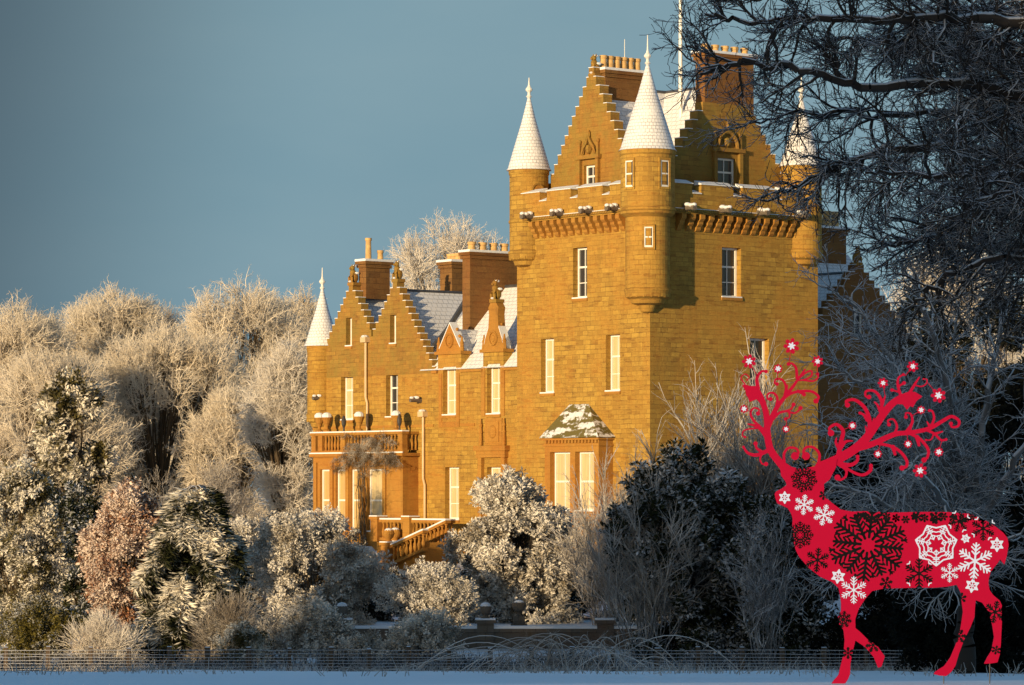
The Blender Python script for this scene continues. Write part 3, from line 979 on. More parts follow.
# ---- pilastered surround and carved panel below the second dormer
mb = MB()
for u in (11.4, 13.05):
    pbox(mb, Ph, u - .13, u + .13, -0.18, 0.02, HB, 1.45)
    pbox(mb, Ph, u - .17, u + .17, -0.22, 0.02, 0.55, 0.68)
    mb.tube([Ph(u, -.1, 2.0), Ph(u, -.1, 2.5), Ph(u, -.1, 3.2)], [.10, .08, .035], 7)
    for z in (2.25, 2.6, 2.9): mb.ball(Ph(u, -.1, z), .10, 8)
pbox(mb, Ph, 11.1, 13.35, -0.30, 0.02, 1.75, 1.98)
pbox(mb, Ph, 11.2, 13.25, -0.22, 0.02, 1.45, 1.749)
pbox(mb, Ph, 11.62, 12.83, -0.05, 0.02, 2.0, 3.2)
pbox(mb, Ph, 11.80, 12.65, -0.09, 0.02, 2.15, 3.05)
mb.ball(Ph(12.22, -.08, 2.6), .28, 10, (.5, 1, 1.1))
mb.build('carved_surround', M['stone_red'], castle)
mb = MB()      # flat margins around other openings and string courses
for a, b, z0, z1 in ((15.98, 16.2, 3.1, 5.3), (14.7, 14.92, 3.1, 5.3), (14.7, 16.2, 2.85, 3.1), (16.6, 26.0, 2.88, 3.0), (13.6, 14.6, 2.88, 3.0), (12.85, 13.1, 3.3, 5.5), (11.45, 11.7, 3.3, 5.5)):
    pbox(mb, Ph, a, b, -0.04, 0.02, z0, z1)
mb.build('string_course', M['stone_red'], castle)
# ---- downpipes
for u, z0, z1, hopper in ((17.15, -2.3, 3.35, True), (21.55, 1.8, 6.9, True)):
    mb = MB()
    mb.tube([Ph(u, -0.10, z0), Ph(u, -0.10, (z0 + z1) / 2 - .3), Ph(u + .12, -0.10, (z0 + z1) / 2), Ph(u + .12, -0.10, z1)], 0.06, 8)
    pbox(mb, Ph, u + .12 - .2, u + .12 + .2, -0.28, 0.01, z1, z1 + .24)
    o = mb.build('downpipe', M['pipe'], castle)
    mb = MB(); mb.ball(Ph(u + .12, -.14, z1 + .27), .22, 8, (1, .8, .35)); mb.build('hopper_snow', M['snow'], o, True)
for u, z in ((25.2, 4.35), (17.6, 4.1)):
    mb = MB()
    mb.tube([Ph(u, 0, z), Ph(u, -.3, z + .02), Ph(u, -.6, z)], [.13, .10, .09], 8)
    o = mb.build('waterspout', M['stone_grey'], castle)
    mb = MB(); mb.ball(Ph(u, -.25, z + .13), .13, 8, (1, 1.6, .6)); mb.ball(Ph(u, -.5, z + .12), .11, 8, (1, 1, .6)); mb.build('spout_snow', M['snow'], o, True)


# ---- ground-floor bay with balcony
def baluster(mb, x, y, z, h, r):
    mb.lathe(x, y, [(r, z), (r, z + .06 * h), (r * .6, z + .1 * h), (r * .95, z + .3 * h), (r * 1.0, z + .4 * h), (r * .45, z + .75 * h), (r * .6, z + .88 * h), (r, z + .92 * h), (r, z + h)], 8)


def urn(mb, x, y, z, s):
    mb.lathe(x, y, [(.18 * s, z), (.18 * s, z + .07 * s), (.08 * s, z + .12 * s), (.07 * s, z + .22 * s), (.17 * s, z + .42 * s), (.24 * s, z + .62 * s), (.26 * s, z + .66 * s), (.2 * s, z + .68 * s)], 12)


BC = 0.6
Pc = plane('T', BC)
BW = [(23.45, 24.2, -1.93, 0.97), (22.2, 22.95, -1.93, 0.97), (21.1, 21.8, -1.93, 0.97), (19.34, 20.45, -1.93, 0.97)]
mb = MB()
facade(mb, 'T', BC, [(17.76, 24.75, HB, 1.55)], BW, 0.35)
pbox(mb, plane('S', 17.76), 0.95, 1.52, 0.0, 0.35, HB, 1.55); pbox(mb, plane('S', 24.4), 0.95, 1.52, 0.0, 0.35, HB, 1.55)
pbox(mb, Pc, 17.62, 24.9, -0.14, 0.92, 1.551, 1.7)
for u in (20.75, 21.95, 23.2, 19.1, 24.5):
    pbox(mb, Pc, u - .1, u + .1, -0.08, 0.0, HB, 1.3)
bb = mb.build('balcony_bay', M['stone_red'], castle)
for r in BW: window('T', BC, r, 'curtain' if r[0] > 20.8 else 'cream_pane', 1, 2, 0.14)
mb = MB()
posts = (17.86, 20.0, 22.3, 24.1, 24.62)
for u in posts: pbox(mb, Pc, u - .17, u + .17, -0.08, 0.22, 1.702, 2.55)
pbox(mb, Pc, 17.65, 24.85, -0.12, 0.26, 2.55, 2.68)
pbox(mb, Pc, 17.65, 24.85, -0.07, 0.21, 1.702, 1.84)
for a, b in zip(posts[:-1], posts[1:]):
    k = int((b - a - .34) / .24)
    for i in range(k):
        u = a + .17 + (b - a - .34) * (i + .5) / k
        q = Pc(u, 0.07, 0)
        baluster(mb, q[0], q[1], 1.84 + BZ, .71, .075)
for i in range(3):
    q = (BC + .33 + i * .22, 17.8)
    baluster(mb, q[0], q[1], 1.84 + BZ, .71, .075)
pbox(mb, Pc, 17.70, 17.92, .26, .9, 2.55, 2.68)
bal = mb.build('balustrade', M['stone_red'], castle)
mb = MB()
pbox(mb, Pc, 17.64, 24.86, -0.13, 0.27, 2.682, 2.74)
pbox(mb, Pc, 17.62, 24.9, -0.15, -0.085, 1.702, 1.76)
mb.build('rail_snow', M['snow'], bal)
for u in (18.35, 21.2, 23.75, 24.35):
    mb = MB()
    q = Pc(u, .07, 0)
    urn(mb, q[0], q[1], 2.74 + BZ, 1.0)
    o = mb.build('urn', M['stone_red'], castle, True)
    mb = MB(); mb.ball((q[0], q[1], 2.74 + .74 + BZ), .24, 10, (1, 1, .75)); mb.build('urn_snow', M['snow'], o, True)
for u in (18.1, 22.4):
    mb = MB()
    q = Pc(u, .07, 0)
    mb.lathe(q[0], q[1], [(.05, 2.74 + BZ), (.04, 2.9 + BZ), (.10, 3.05 + BZ), (.12, 3.25 + BZ), (.05, 3.45 + BZ), (.0, 3.5 + BZ)], 8)
    mb.build('iron_finial', M['iron'], castle, True)

# ------------------------------------------------------------------ rear wing right of the tower
wing = thing('rear_wing', 'lower slate roofed wing with skylights and stepped gable right of the tower', 'building', (OX, OY, EZ - BZ), AZ)
mb = MB()
facade(mb, 'S', 5.2, [(9.75, 21.0, HB, 6.6)], [(14.3, 15.2, 3.0, 5.2), (17.5, 18.3, 3.0, 5.2)], 0.5)
pbox(mb, plane('S', 5.7), 9.75, 10.2, 0, 7, HB, 6.6); pbox(mb, plane('S', 5.7), 20.5, 21.0, 0, 7, HB, 6.6); pbox(mb, plane('S', 12.2), 10.2, 20.5, 0, .5, HB, 6.6)
mb.build('wing_wall', M['stone_dark'], wing)  # wall darkened by its stone colour in place of shade
for r in ((14.3, 15.2, 3.0, 5.2), (17.5, 18.3, 3.0, 5.2)): window('S', 5.2, r, 'glass', parent=wing)
mb = MB()
q = [Lp(5.1, 9.75, 6.6), Lp(5.1, 21, 6.6), Lp(9.6, 21, 11.2), Lp(9.6, 9.75, 11.2), Lp(14.1, 9.75, 6.6), Lp(14.1, 21, 6.6)]
mb.face([q[0], q[1], q[2], q[3]]); mb.face([q[4], q[5], q[2], q[3]]); mb.face([q[0], q[3], q[4]]); mb.face([q[1], q[2], q[5]])
wr = mb.build('wing_roof', M['roof'], wing)
for t0 in (14.2, 15.2):
    mb = MB()
    f = lambda t, k, e: Lp(5.1 + k - e * .7, t, 6.6 + k * 1.0222 + e * .7)
    mb.hexa([f(t0, 2.7, 0), f(t0 + .7, 2.7, 0), f(t0 + .7, 3.7, 0), f(t0, 3.7, 0), f(t0, 2.7, .1), f(t0 + .7, 2.7, .1), f(t0 + .7, 3.7, .1), f(t0, 3.7, .1)])
    mb.build('skylight', M['glass'], wr)
wg = gable('S', 4.5, 16.7, 6.2, 10.4, 1.0, 0.34, [(16.3, 17.1, 7.0, 8.3)], extra=[(13.8, 19.6, HB, 6.2)], parent=wing, thick=.45, mat='stone_dark')  # gable takes the same dark stone to look shaded
window('S', 4.5, (16.3, 17.1, 7.0, 8.3), 'glass', 2, 2, parent=wing)
statue(plane('S', 4.7), 16.7, 0, 10.25, .9, wg)
gable_roof('S', 4.95, 9.4, 16.7, 9.95, 1.0, 6.0, parent=wing, name='gable_roof')
chimney(9.1, 10.1, 18.3, 20.4, 9.0, 12.2, 4, ph=.8, pr=.2, parent=wing)
exec_marker = 0
# PLANTS
# ------------------------------------------------------------------ plants: fast mesh building
def mesh_np(name, parts, mats, parent=None):
    """parts: list of (verts (n,3), quads (m,4), material index) joined into one mesh"""
    vs, fs, ms, off = [], [], [], 0
    for v, f, mi in parts:
        if len(f) == 0: continue
        vs.append(v); fs.append(f + off); ms.append(np.full(len(f), mi, np.int32)); off += len(v)
    v = np.concatenate(vs).astype(np.float32); f = np.concatenate(fs).astype(np.int32); mi = np.concatenate(ms)
    me = bpy.data.meshes.new(name)
    me.vertices.add(len(v)); me.vertices.foreach_set('co', v.ravel())
    me.loops.add(len(f) * 4); me.loops.foreach_set('vertex_index', f.ravel())
    me.polygons.add(len(f))
    me.polygons.foreach_set('loop_start', np.arange(0, len(f) * 4, 4, dtype=np.int32))
    try: me.polygons.foreach_set('loop_total', np.full(len(f), 4, np.int32))
    except Exception: pass
    for m in (mats if isinstance(mats, (list, tuple)) else [mats]): me.materials.append(m)
    me.polygons.foreach_set('material_index', mi)
    me.update(calc_edges=True)
    me.validate()
    return link(name, me, parent)


def norm(a):
    return a / np.maximum(np.linalg.norm(a, axis=-1, keepdims=True), 1e-9)


def prisms(p0, p1, r0, r1, n=3):
    p0, p1 = np.asarray(p0, float), np.asarray(p1, float)
    k = len(p0)
    if k == 0: return np.zeros((0, 3)), np.zeros((0, 4), int)
    r0 = np.broadcast_to(np.asarray(r0, float), (k,)); r1 = np.broadcast_to(np.asarray(r1, float), (k,))
    d = norm(p1 - p0)
    ref = np.where(np.abs(d[:, 2:3]) < 0.9, np.array([[0, 0, 1.0]]), np.array([[1.0, 0, 0]]))
    a = norm(np.cross(d, ref)); b = np.cross(a, d)
    ang = 2 * pi * np.arange(n) / n + pi / 2
    c = a[:, None, :] * np.cos(ang)[None, :, None] + b[:, None, :] * np.sin(ang)[None, :, None]
    v = np.concatenate([p0[:, None] + c * r0[:, None, None], p1[:, None] + c * r1[:, None, None]], 1).reshape(-1, 3)
    i = np.arange(n); j = (i + 1) % n
    q = np.stack([i, j, j + n, i + n], 1)
    f = (q[None] + (np.arange(k) * 2 * n)[:, None, None]).reshape(-1, 4)
    return v, f


def leaves(c, u, v):
    """rhombic leaves: centre, half length vector, half width vector"""
    V = np.stack([c - u, c + v, c + u, c - v], 1).reshape(-1, 3)
    f = np.arange(len(c) * 4).reshape(-1, 4)
    return V, f


def frame_from(d, rng, roll=True):
    """rotation matrices whose z axis is d"""
    d = norm(d)
    ref = np.where(np.abs(d[:, 2:3]) < 0.95, np.array([[0, 0, 1.0]]), np.array([[1.0, 0, 0]]))
    a = norm(np.cross(ref, d)); b = np.cross(d, a)
    if roll:
        t = rng.uniform(0, 2 * pi, len(d))[:, None]
        a, b = a * np.cos(t) + b * np.sin(t), -a * np.sin(t) + b * np.cos(t)
    return np.stack([a, b, d], 2)


def place(tmpl, pos, dirs, scale, rng, roll=True):
    """copies of small template meshes, joined: returns verts, quads"""
    V, Fc, off = [], [], 0
    which = rng.integers(0, len(tmpl), len(pos))
    for k, (tv, tf) in enumerate(tmpl):
        s = which == k
        n = int(s.sum())
        if not n: continue
        R = frame_from(dirs[s], rng, roll)
        v = np.einsum('nij,mj->nmi', R, tv) * scale[s][:, None, None] + pos[s][:, None, :]
        f = (tf[None] + (np.arange(n) * len(tv))[:, None, None]).reshape(-1, 4)
        V.append(v.reshape(-1, 3)); Fc.append(f + off); off += n * len(tv)
    return np.concatenate(V), np.concatenate(Fc)


def branchlet(rng, length, rad, nseg, sides, ang, sub=0, curve=0.25, rtip=0.4):
    """segments of one twig spray in its own frame (z = direction), unit length"""
    segs = []
    def grow(p, d, L, r, ns, lev):
        d = d / np.linalg.norm(d)
        step = L / ns
        for i in range(ns):
            q = p + d * step
            ra, rb = r * (1 - (1 - rtip) * i / ns), r * (1 - (1 - rtip) * (i + 1) / ns)
            segs.append((p, q, ra, rb))
            if lev > 0 and (i >= 0):
                for _ in range(sides):
                    t = rng.uniform(0, 1)
                    az = rng.uniform(0, 2 * pi)
                    x = np.array([cos(az), sin(az), 0.0]); x -= d * x.dot(d); x /= np.linalg.norm(x) + 1e-9
                    a = ang * rng.uniform(.7, 1.3)
                    nd = d * cos(a) + x * sin(a)
                    grow(p + (q - p) * t, nd, L * (1 - 0.6 * (i + t) / ns) * rng.uniform(.4, .62), rb * .75, max(1, ns - 1), lev - 1)
            d = d + rng.normal(0, curve, 3) * .5; d /= np.linalg.norm(d)
            p = q
    grow(np.zeros(3), np.array([0, 0, 1.0]), length, rad, nseg, sub)
    return segs


def twig_templates(seed, n, rad, nseg=3, sides=1, ang=0.7, sub=2, prism=3, curve=.3):
    rng = np.random.default_rng(seed)
    out_ = []
    for _ in range(n):
        s = branchlet(rng, 1.0, rad, nseg, sides, ang, sub, curve)
        out_.append(prisms([a[0] for a in s], [a[1] for a in s], [a[2] for a in s], [a[3] for a in s], prism))
    return out_


def leaf_templates(seed, n, count, size, aspect=0.45, droop=0.0, spread=0.5, length=1.0):
    """a sprig: leaves set around a short stem along z"""
    rng = np.random.default_rng(seed)
    out_ = []
    for _ in range(n):
        t = np.sort(rng.uniform(0.1, 1, count))
        az = rng.uniform(0, 2 * pi, count)
        rad = np.stack([np.cos(az), np.sin(az), np.zeros(count)], 1)
        dirn = norm(rad * rng.uniform(.6, 1.1, (count, 1)) + np.array([0, 0, 1.0]) * rng.uniform(.1, .9, (count, 1)))
        base = np.stack([np.zeros(count), np.zeros(count), t * length], 1) + rad * spread * .15
        L = size * rng.uniform(.7, 1.3, (count, 1))
        side = norm(np.cross(dirn, rng.normal(0, 1, (count, 3))))
        out_.append(leaves(base + dirn * L, dirn * L, side * L * aspect))
    return out_


TW_FINE = twig_templates(1, 7, 0.020, 3, 1, 0.65, 2)
TW_RIME = twig_templates(2, 9, 0.021, 3, 2, 0.95, 2, 3, .6)
TW_LONG = twig_templates(3, 7, 0.014, 4, 1, 0.5, 2, 3, .25)
LF_BUSH = leaf_templates(4, 6, 34, 0.15, .42)
LF_FINE = leaf_templates(5, 6, 34, 0.115, .42)
LF_NEEDLE = leaf_templates(6, 6, 34, 0.20, .15, spread=.2)

M['bark'] = m_snowy('winter_bark', (0.075, 0.055, 0.035), (0.12, 0.085, 0.05), thr=0.62, soft=0.25, amount=0.9, nscale=2.5)
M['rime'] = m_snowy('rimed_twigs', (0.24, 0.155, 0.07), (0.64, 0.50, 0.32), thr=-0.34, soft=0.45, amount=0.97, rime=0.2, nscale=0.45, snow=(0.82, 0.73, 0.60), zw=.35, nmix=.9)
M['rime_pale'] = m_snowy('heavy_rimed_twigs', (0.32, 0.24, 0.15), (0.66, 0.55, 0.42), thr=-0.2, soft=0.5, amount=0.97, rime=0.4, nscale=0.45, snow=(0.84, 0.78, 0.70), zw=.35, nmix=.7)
M['rime_grey'] = m_snowy('grey_rimed_twigs', (0.09, 0.065, 0.04), (0.30, 0.24, 0.18), thr=0.10, soft=0.45, amount=0.9, rime=0.10, nscale=0.7, snow=(0.78, 0.75, 0.72), zw=.45, nmix=.8)
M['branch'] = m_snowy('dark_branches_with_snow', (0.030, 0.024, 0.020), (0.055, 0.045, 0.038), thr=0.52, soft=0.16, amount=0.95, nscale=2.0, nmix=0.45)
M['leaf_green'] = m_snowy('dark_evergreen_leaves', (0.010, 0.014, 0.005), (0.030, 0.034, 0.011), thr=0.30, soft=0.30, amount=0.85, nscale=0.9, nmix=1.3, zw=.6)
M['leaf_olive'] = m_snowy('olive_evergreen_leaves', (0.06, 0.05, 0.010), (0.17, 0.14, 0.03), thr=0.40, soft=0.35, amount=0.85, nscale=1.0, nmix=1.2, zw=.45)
M['leaf_black'] = m_snowy('shade_darkened_yew_needles', (0.004, 0.005, 0.004), (0.010, 0.012, 0.008), thr=0.92, soft=0.25, amount=0.6, nscale=0.8, nmix=1.0, zw=.6)  # near-black colour takes in the shade these yews stand in
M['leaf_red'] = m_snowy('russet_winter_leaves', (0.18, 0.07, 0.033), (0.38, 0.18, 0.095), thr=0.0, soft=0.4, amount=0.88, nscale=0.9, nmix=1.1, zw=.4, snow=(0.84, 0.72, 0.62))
M['leaf_snow'] = m_snowy('snow_laden_leaves', (0.035, 0.032, 0.010), (0.13, 0.105, 0.035), thr=0.0, soft=0.28, amount=0.95, nscale=1.3, nmix=1.5, zw=.25, snow=(0.83, 0.77, 0.66))  # snow tinted cream to put warm sunlight into its colour
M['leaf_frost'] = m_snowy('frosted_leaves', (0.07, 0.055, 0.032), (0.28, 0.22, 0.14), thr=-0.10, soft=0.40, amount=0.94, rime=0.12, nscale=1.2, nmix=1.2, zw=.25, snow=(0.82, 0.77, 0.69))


def bez(p0, p1, p2, n):
    t = np.linspace(0, 1, n)[:, None]
    return (1 - t) ** 2 * p0 + 2 * t * (1 - t) * p1 + t ** 2 * p2


def lobes_in(rng, wx, wy, h, zc, n, rmin, rmax, flat=0.0, shell=.35):
    """round sub-crowns filling an ellipsoid (half sizes wx, wy, h) centred at height zc"""
    out_ = []
    def add(d, k, r):
        out_.append((np.array([d[0] * max(.1, wx - r), d[1] * max(.1, wy - r), d[2] * max(.1, h - r)]) * k + np.array([0, 0, zc]), r))
    b = min(wx, h)
    add((rng.normal(0, .12), 0, 1), 1, rng.uniform(rmin, rmax) * b)
    if shell > .5:
        for a in rng.uniform(0, 2 * pi, 5): add((cos(a) * .5, sin(a) * .5, .85), 1, rng.uniform(rmin, rmax) * b)
    for s in (-1, 1):
        e = rng.uniform(-.3, .3); add((s * cos(e), -.1, sin(e)), 1, rng.uniform(rmin, rmax) * b)
    if flat:
        for i in range(max(4, n // 4)):      # skirt reaching the ground
            a = rng.uniform(0, 2 * pi); rr = rng.uniform(rmin, rmax) * b
            out_.append((np.array([cos(a) * (wx - rr) * .88, sin(a) * (wy - rr) * .88, rr * .5]), rr))
    for i in range(n):
        d = rng.normal(0, 1, 3); d /= np.linalg.norm(d)
        if flat == 0 and d[2] < -0.35: d[2] *= -0.6
        if shell > .58 and d[2] < 0: d[2] *= -1 if rng.uniform() < .6 else 1
        add(d, rng.uniform(shell, 1.0) ** 0.5, rng.uniform(rmin, rmax) * b)
    return out_


def lobed(name, label, cat, px, d, wpx, top, base=None, seed=0, mats=('bark', 'rime'), tmpl=TW_RIME, nl=16, ns=1500, sl=(0.5, 1.1),
          group=None, rl=(.28, .45), zb=None, up=0.35, trunk_h=0.25, depth=0.8, droop=0.0, inner=0.25, trunk_r=None, hlow=0.0, shape=1.0, names=('trunk', 'crown'), shell=.35):
    """a tree or shrub with a crown of round sub-crowns; px, wpx and top are read off the photo at distance d"""
    rng = np.random.default_rng(seed)
    x = (px - CX) / F * d
    z0 = gz(x, d) - 0.05 if zb is None else zb
    ztop = EZ + (HY - top) / F * d
    H = ztop - z0
    W = wpx / F * d / 2
    crown_lo = H * trunk_h + hlow
    hh = (H - crown_lo) / 2
    zc = crown_lo + hh
    o = thing(name, label, cat, (x, d, z0), 0, group)
    L = lobes_in(rng, W, W * depth, hh, zc, nl, *rl, flat=1.0 if trunk_h < .13 else 0.0, shell=shell)
    if shape != 1.0:      # narrower towards the top
        L = [(np.array([c[0] * (1 - (1 - shape) * max(0, (c[2] - crown_lo) / (2 * hh))), c[1], c[2]]), r * (1 - 0.5 * (1 - shape) * max(0, (c[2] - crown_lo) / (2 * hh)))) for c, r in L]
    R = np.array([l[1] for l in L])
    # trunk and limbs reaching every sub-crown
    segs = []
    tr = trunk_r or max(0.03, H * (0.022 if trunk_h > .05 else .010))
    fork = np.array([0, 0, max(crown_lo * 0.9, H * 0.12)])
    segs.append((np.zeros(3), fork, tr * 1.25, tr * .9))
    for c, r in L:
        mid = fork + (c - fork) * .5 + np.array([0, 0, rng.uniform(.02, .12) * H]) + rng.normal(0, .03 * H, 3)
        P = bez(fork, mid, c - (c - fork) * .06, 6)
        rr = np.linspace(tr * .34, tr * .13, 6)
        for i in range(5): segs.append((P[i], P[i + 1], rr[i], rr[i + 1]))
        for _ in range(9):
            dd = norm(rng.normal(0, 1, 3) + (c - fork) / (np.linalg.norm(c - fork) + 1e-6) * .9 + np.array([0, 0, up]))
            e = c + dd * r * rng.uniform(.4, .75)
            s = P[rng.integers(2, 6)]
            m_ = (s + e) / 2 + rng.normal(0, .1, 3) * r
            segs.append((s, m_, tr * .13, tr * .09)); segs.append((m_, e, tr * .09, tr * .05))
    s0, s1 = np.array([s[0] for s in segs]), np.array([s[1] for s in segs])
    mesh_np(names[0], [prisms(s0, s1, [s[2] for s in segs], [s[3] for s in segs], 6) + (0,)], M[mats[0]], o)
    # sprays on the sub-crowns
    p = R ** 2 / (R ** 2).sum()
    k = rng.choice(len(L), ns, p=p)
    cen = np.array([L[i][0] for i in k])
    dd = norm(rng.normal(0, 1, (ns, 3)) + np.array([0, 0, up * .6]))
    q = np.where(rng.uniform(0, 1, ns) < inner, rng.uniform(.2, .8, ns), rng.uniform(.78, 1.02, ns))
    pos = cen + dd * (R[k] * q)[:, None]
    ok = pos[:, 2] > 0.02
    pos, dd, cen = pos[ok], dd[ok], cen[ok]
    outw = norm(cen - fork)
    dirs = norm(dd * .8 + outw * .45 + np.array([0, 0, up - droop]) + rng.normal(0, .25, dd.shape))
    sc = rng.uniform(sl[0], sl[1], len(pos))
    mesh_np(names[1], [place(tmpl, pos - dirs * sc[:, None] * .35, dirs, sc, rng) + (0,)], M[mats[1]], o)
    return o


M['branch_frost'] = m_snowy('frosted_grey_branches', (0.04, 0.035, 0.03), (0.10, 0.09, 0.08), thr=0.15, soft=0.35, amount=0.85, rime=0.10, nscale=2.0, nmix=0.45)
BG = 'rime covered trees behind the castle grounds'
bgt = [
    # px, d, width, top, seed, mats, ns, label
    (18, 214, 125, 303, 'rime', 2000, 'frosted broad tree at the far left end of the wood'),
    (112, 226, 140, 290, 'rime', 2200, 'frosted tree with rounded top in the wood left of the tall frosted tree'),
    (150, 246, 90, 298, 'rime_grey', 1000, 'small greyish tree peeping over the wood left of the tall frosted tree'),
    (238, 206, 160, 279, 'rime', 2800, 'tallest frosted tree in the wood left of the castle'),
    (298, 216, 90, 292, 'rime', 1500, 'frosted tree rising directly behind the castle corner turret'),
    (160, 190, 175, 326, 'rime', 2600, 'pale spreading frosted tree below the tallest tree in the wood'),
    (50, 182, 130, 352, 'rime', 2000, 'brownish frosted tree behind the snow clad round evergreen'),
    (284, 170, 76, 348, 'rime_pale', 1700, 'narrow pale frosted tree touching the left wall of the castle'),
    (232, 186, 110, 392, 'rime', 1500, 'low frosted tree between the wood and the castle lawn'),
    (448, 232, 185, 217, 'rime_pale', 2800, 'pale frosted tree rising behind the house roofs and chimneys'),
    (950, 205, 170, 238, 'rime_pale', 2200, 'pale frosted tree glimpsed through branches right of the rear wing'),
]
for i, (px, d, wp, top, mt, ns, lab) in enumerate(bgt):
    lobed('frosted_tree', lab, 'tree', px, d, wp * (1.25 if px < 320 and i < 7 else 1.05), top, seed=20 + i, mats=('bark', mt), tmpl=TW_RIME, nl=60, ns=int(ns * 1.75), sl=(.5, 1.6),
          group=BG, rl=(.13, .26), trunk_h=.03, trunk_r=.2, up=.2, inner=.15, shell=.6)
# a far band of the same wood closing the gaps near the ground
for i, (px, d, wp, top) in enumerate([(-20, 236, 130, 330), (75, 240, 120, 345), (200, 236, 120, 340), (330, 240, 110, 330), (420, 250, 130, 300), (1040, 230, 130, 290)]):
    lobed('frosted_tree', ['frosted tree cut by the left edge of the picture', 'dim frosted tree deep in the wood above the round evergreen', 'dim frosted tree deep in the wood behind the spreading pale tree',
                           'frosted tree hidden behind the gables of the house', 'frosted tree behind the house chimneys', 'frosted tree far behind the dark trees at the right'][i], 'tree', px, d, wp, top, seed=60 + i,
          mats=('bark', 'rime'), nl=40, ns=2600, sl=(.6, 1.5), group=BG, rl=(.16, .30), trunk_h=.03, trunk_r=.25, up=.2, shell=.7)

SH = 'snowy shrubs along the garden terrace'
# evergreens and shrubs in the grounds, left to right
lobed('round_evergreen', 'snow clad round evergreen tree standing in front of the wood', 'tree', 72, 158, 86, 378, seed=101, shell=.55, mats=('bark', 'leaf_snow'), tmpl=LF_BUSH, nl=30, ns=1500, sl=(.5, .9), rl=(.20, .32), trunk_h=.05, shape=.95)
lobed('evergreen_shrub', 'dark low evergreen behind the russet bush', 'shrub', 78, 134, 95, 486, seed=102, mats=('bark', 'leaf_green'), tmpl=LF_BUSH, nl=14, ns=1100, sl=(.35, .6), rl=(.3, .45), trunk_h=.04)
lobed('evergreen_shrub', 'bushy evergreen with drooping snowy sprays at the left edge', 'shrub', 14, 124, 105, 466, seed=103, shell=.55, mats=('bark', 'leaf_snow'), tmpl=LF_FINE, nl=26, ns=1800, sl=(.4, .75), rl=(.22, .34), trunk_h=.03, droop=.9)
lobed('russet_bush', 'russet leaved bush dusted with snow beside the drooping conifer', 'shrub', 128, 123, 110, 484, seed=104, shell=.55, mats=('bark', 'leaf_red'), tmpl=LF_FINE, nl=26, ns=1900, sl=(.35, .65), rl=(.22, .34), trunk_h=.03, shape=.7)
lobed('dark_shrub', 'grey twiggy shrub below the wood behind the drooping conifer', 'shrub', 222, 150, 100, 462, seed=105, mats=('bark', 'rime_grey'), tmpl=TW_RIME, nl=14, ns=1000, sl=(.5, 1.0), rl=(.3, .42), trunk_h=.03)
lobed('yellow_shrub', 'low olive green shrub flecked with snow behind the fence', 'shrub', 38, 116.5, 95, 600, seed=106, mats=('bark', 'leaf_olive'), tmpl=LF_FINE, nl=18, ns=1100, sl=(.25, .45), rl=(.35, .6), trunk_h=.0)
lobed('low_shrub', 'low buff bush frosted at the foot of the russet bush', 'shrub', 104, 115.5, 85, 612, seed=107, mats=('bark', 'rime_pale'), tmpl=TW_FINE, nl=14, ns=1300, sl=(.3, .6), rl=(.4, .6), trunk_h=.0)
lobed('twiggy_shrub', 'grey brown twiggy shrub right of the drooping conifer', 'shrub', 232, 117, 95, 592, seed=108, mats=('bark', 'rime_grey'), tmpl=TW_FINE, nl=16, ns=1500, sl=(.3, .65), rl=(.35, .5), trunk_h=.0)
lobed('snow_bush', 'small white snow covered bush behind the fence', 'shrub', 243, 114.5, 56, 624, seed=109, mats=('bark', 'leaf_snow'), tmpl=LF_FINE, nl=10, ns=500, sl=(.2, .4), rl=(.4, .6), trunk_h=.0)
lobed('leafy_shrub', 'leafy snow dusted shrub in front of the weeping dome shrub', 'shrub', 306, 117, 95, 600, seed=110, mats=('bark', 'leaf_frost'), tmpl=LF_FINE, nl=18, ns=1300, sl=(.25, .5), rl=(.35, .5), trunk_h=.0)
lobed('leafy_shrub', 'small frosted shrub against the terrace wall below the ball finial', 'shrub', 372, 116, 60, 634, seed=111, mats=('bark', 'leaf_frost'), tmpl=LF_FINE, nl=12, ns=600, sl=(.22, .42), rl=(.4, .55), trunk_h=.0)
lobed('sunlit_shrub', 'pale sunlit snowy shrub below the garden steps', 'shrub', 426, 127, 100, 564, seed=112, shell=.55, mats=('bark', 'leaf_frost'), tmpl=LF_FINE, nl=20, ns=1500, sl=(.25, .5), rl=(.3, .45), trunk_h=.0, base=None)
lobed('blue_shrub', 'bluish snow covered shrub in shade in front of the pale sunlit shrub', 'shrub', 424, 116, 80, 612, seed=113, mats=('bark', 'leaf_frost'), tmpl=LF_FINE, nl=16, ns=1000, sl=(.25, .45), rl=(.35, .55), trunk_h=.0)
lobed('big_shrub', 'big rounded snow dusted shrub before the tower window bay', 'shrub', 516, 131, 140, 474, seed=114, shell=.55, mats=('branch', 'leaf_frost'), tmpl=LF_BUSH, nl=34, ns=3000, sl=(.3, .6), rl=(.16, .28), trunk_h=.03, trunk_r=.2)
lobed('sunlit_shrub', 'small golden sunlit shrub behind the twiggy thicket', 'shrub', 556, 136, 70, 580, seed=115, mats=('bark', 'leaf_frost'), tmpl=LF_FINE, nl=12, ns=700, sl=(.25, .45), rl=(.35, .5), trunk_h=.0)
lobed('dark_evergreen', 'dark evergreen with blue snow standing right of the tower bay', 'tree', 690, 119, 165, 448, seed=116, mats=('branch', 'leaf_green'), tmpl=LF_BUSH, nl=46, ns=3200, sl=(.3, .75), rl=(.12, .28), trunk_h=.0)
lobed('dark_evergreen', 'dark evergreen mass behind the head of the red reindeer', 'tree', 800, 117, 150, 470, seed=117, mats=('branch', 'leaf_green'), tmpl=LF_BUSH, nl=28, ns=2600, sl=(.35, .65), rl=(.24, .36), trunk_h=.0)
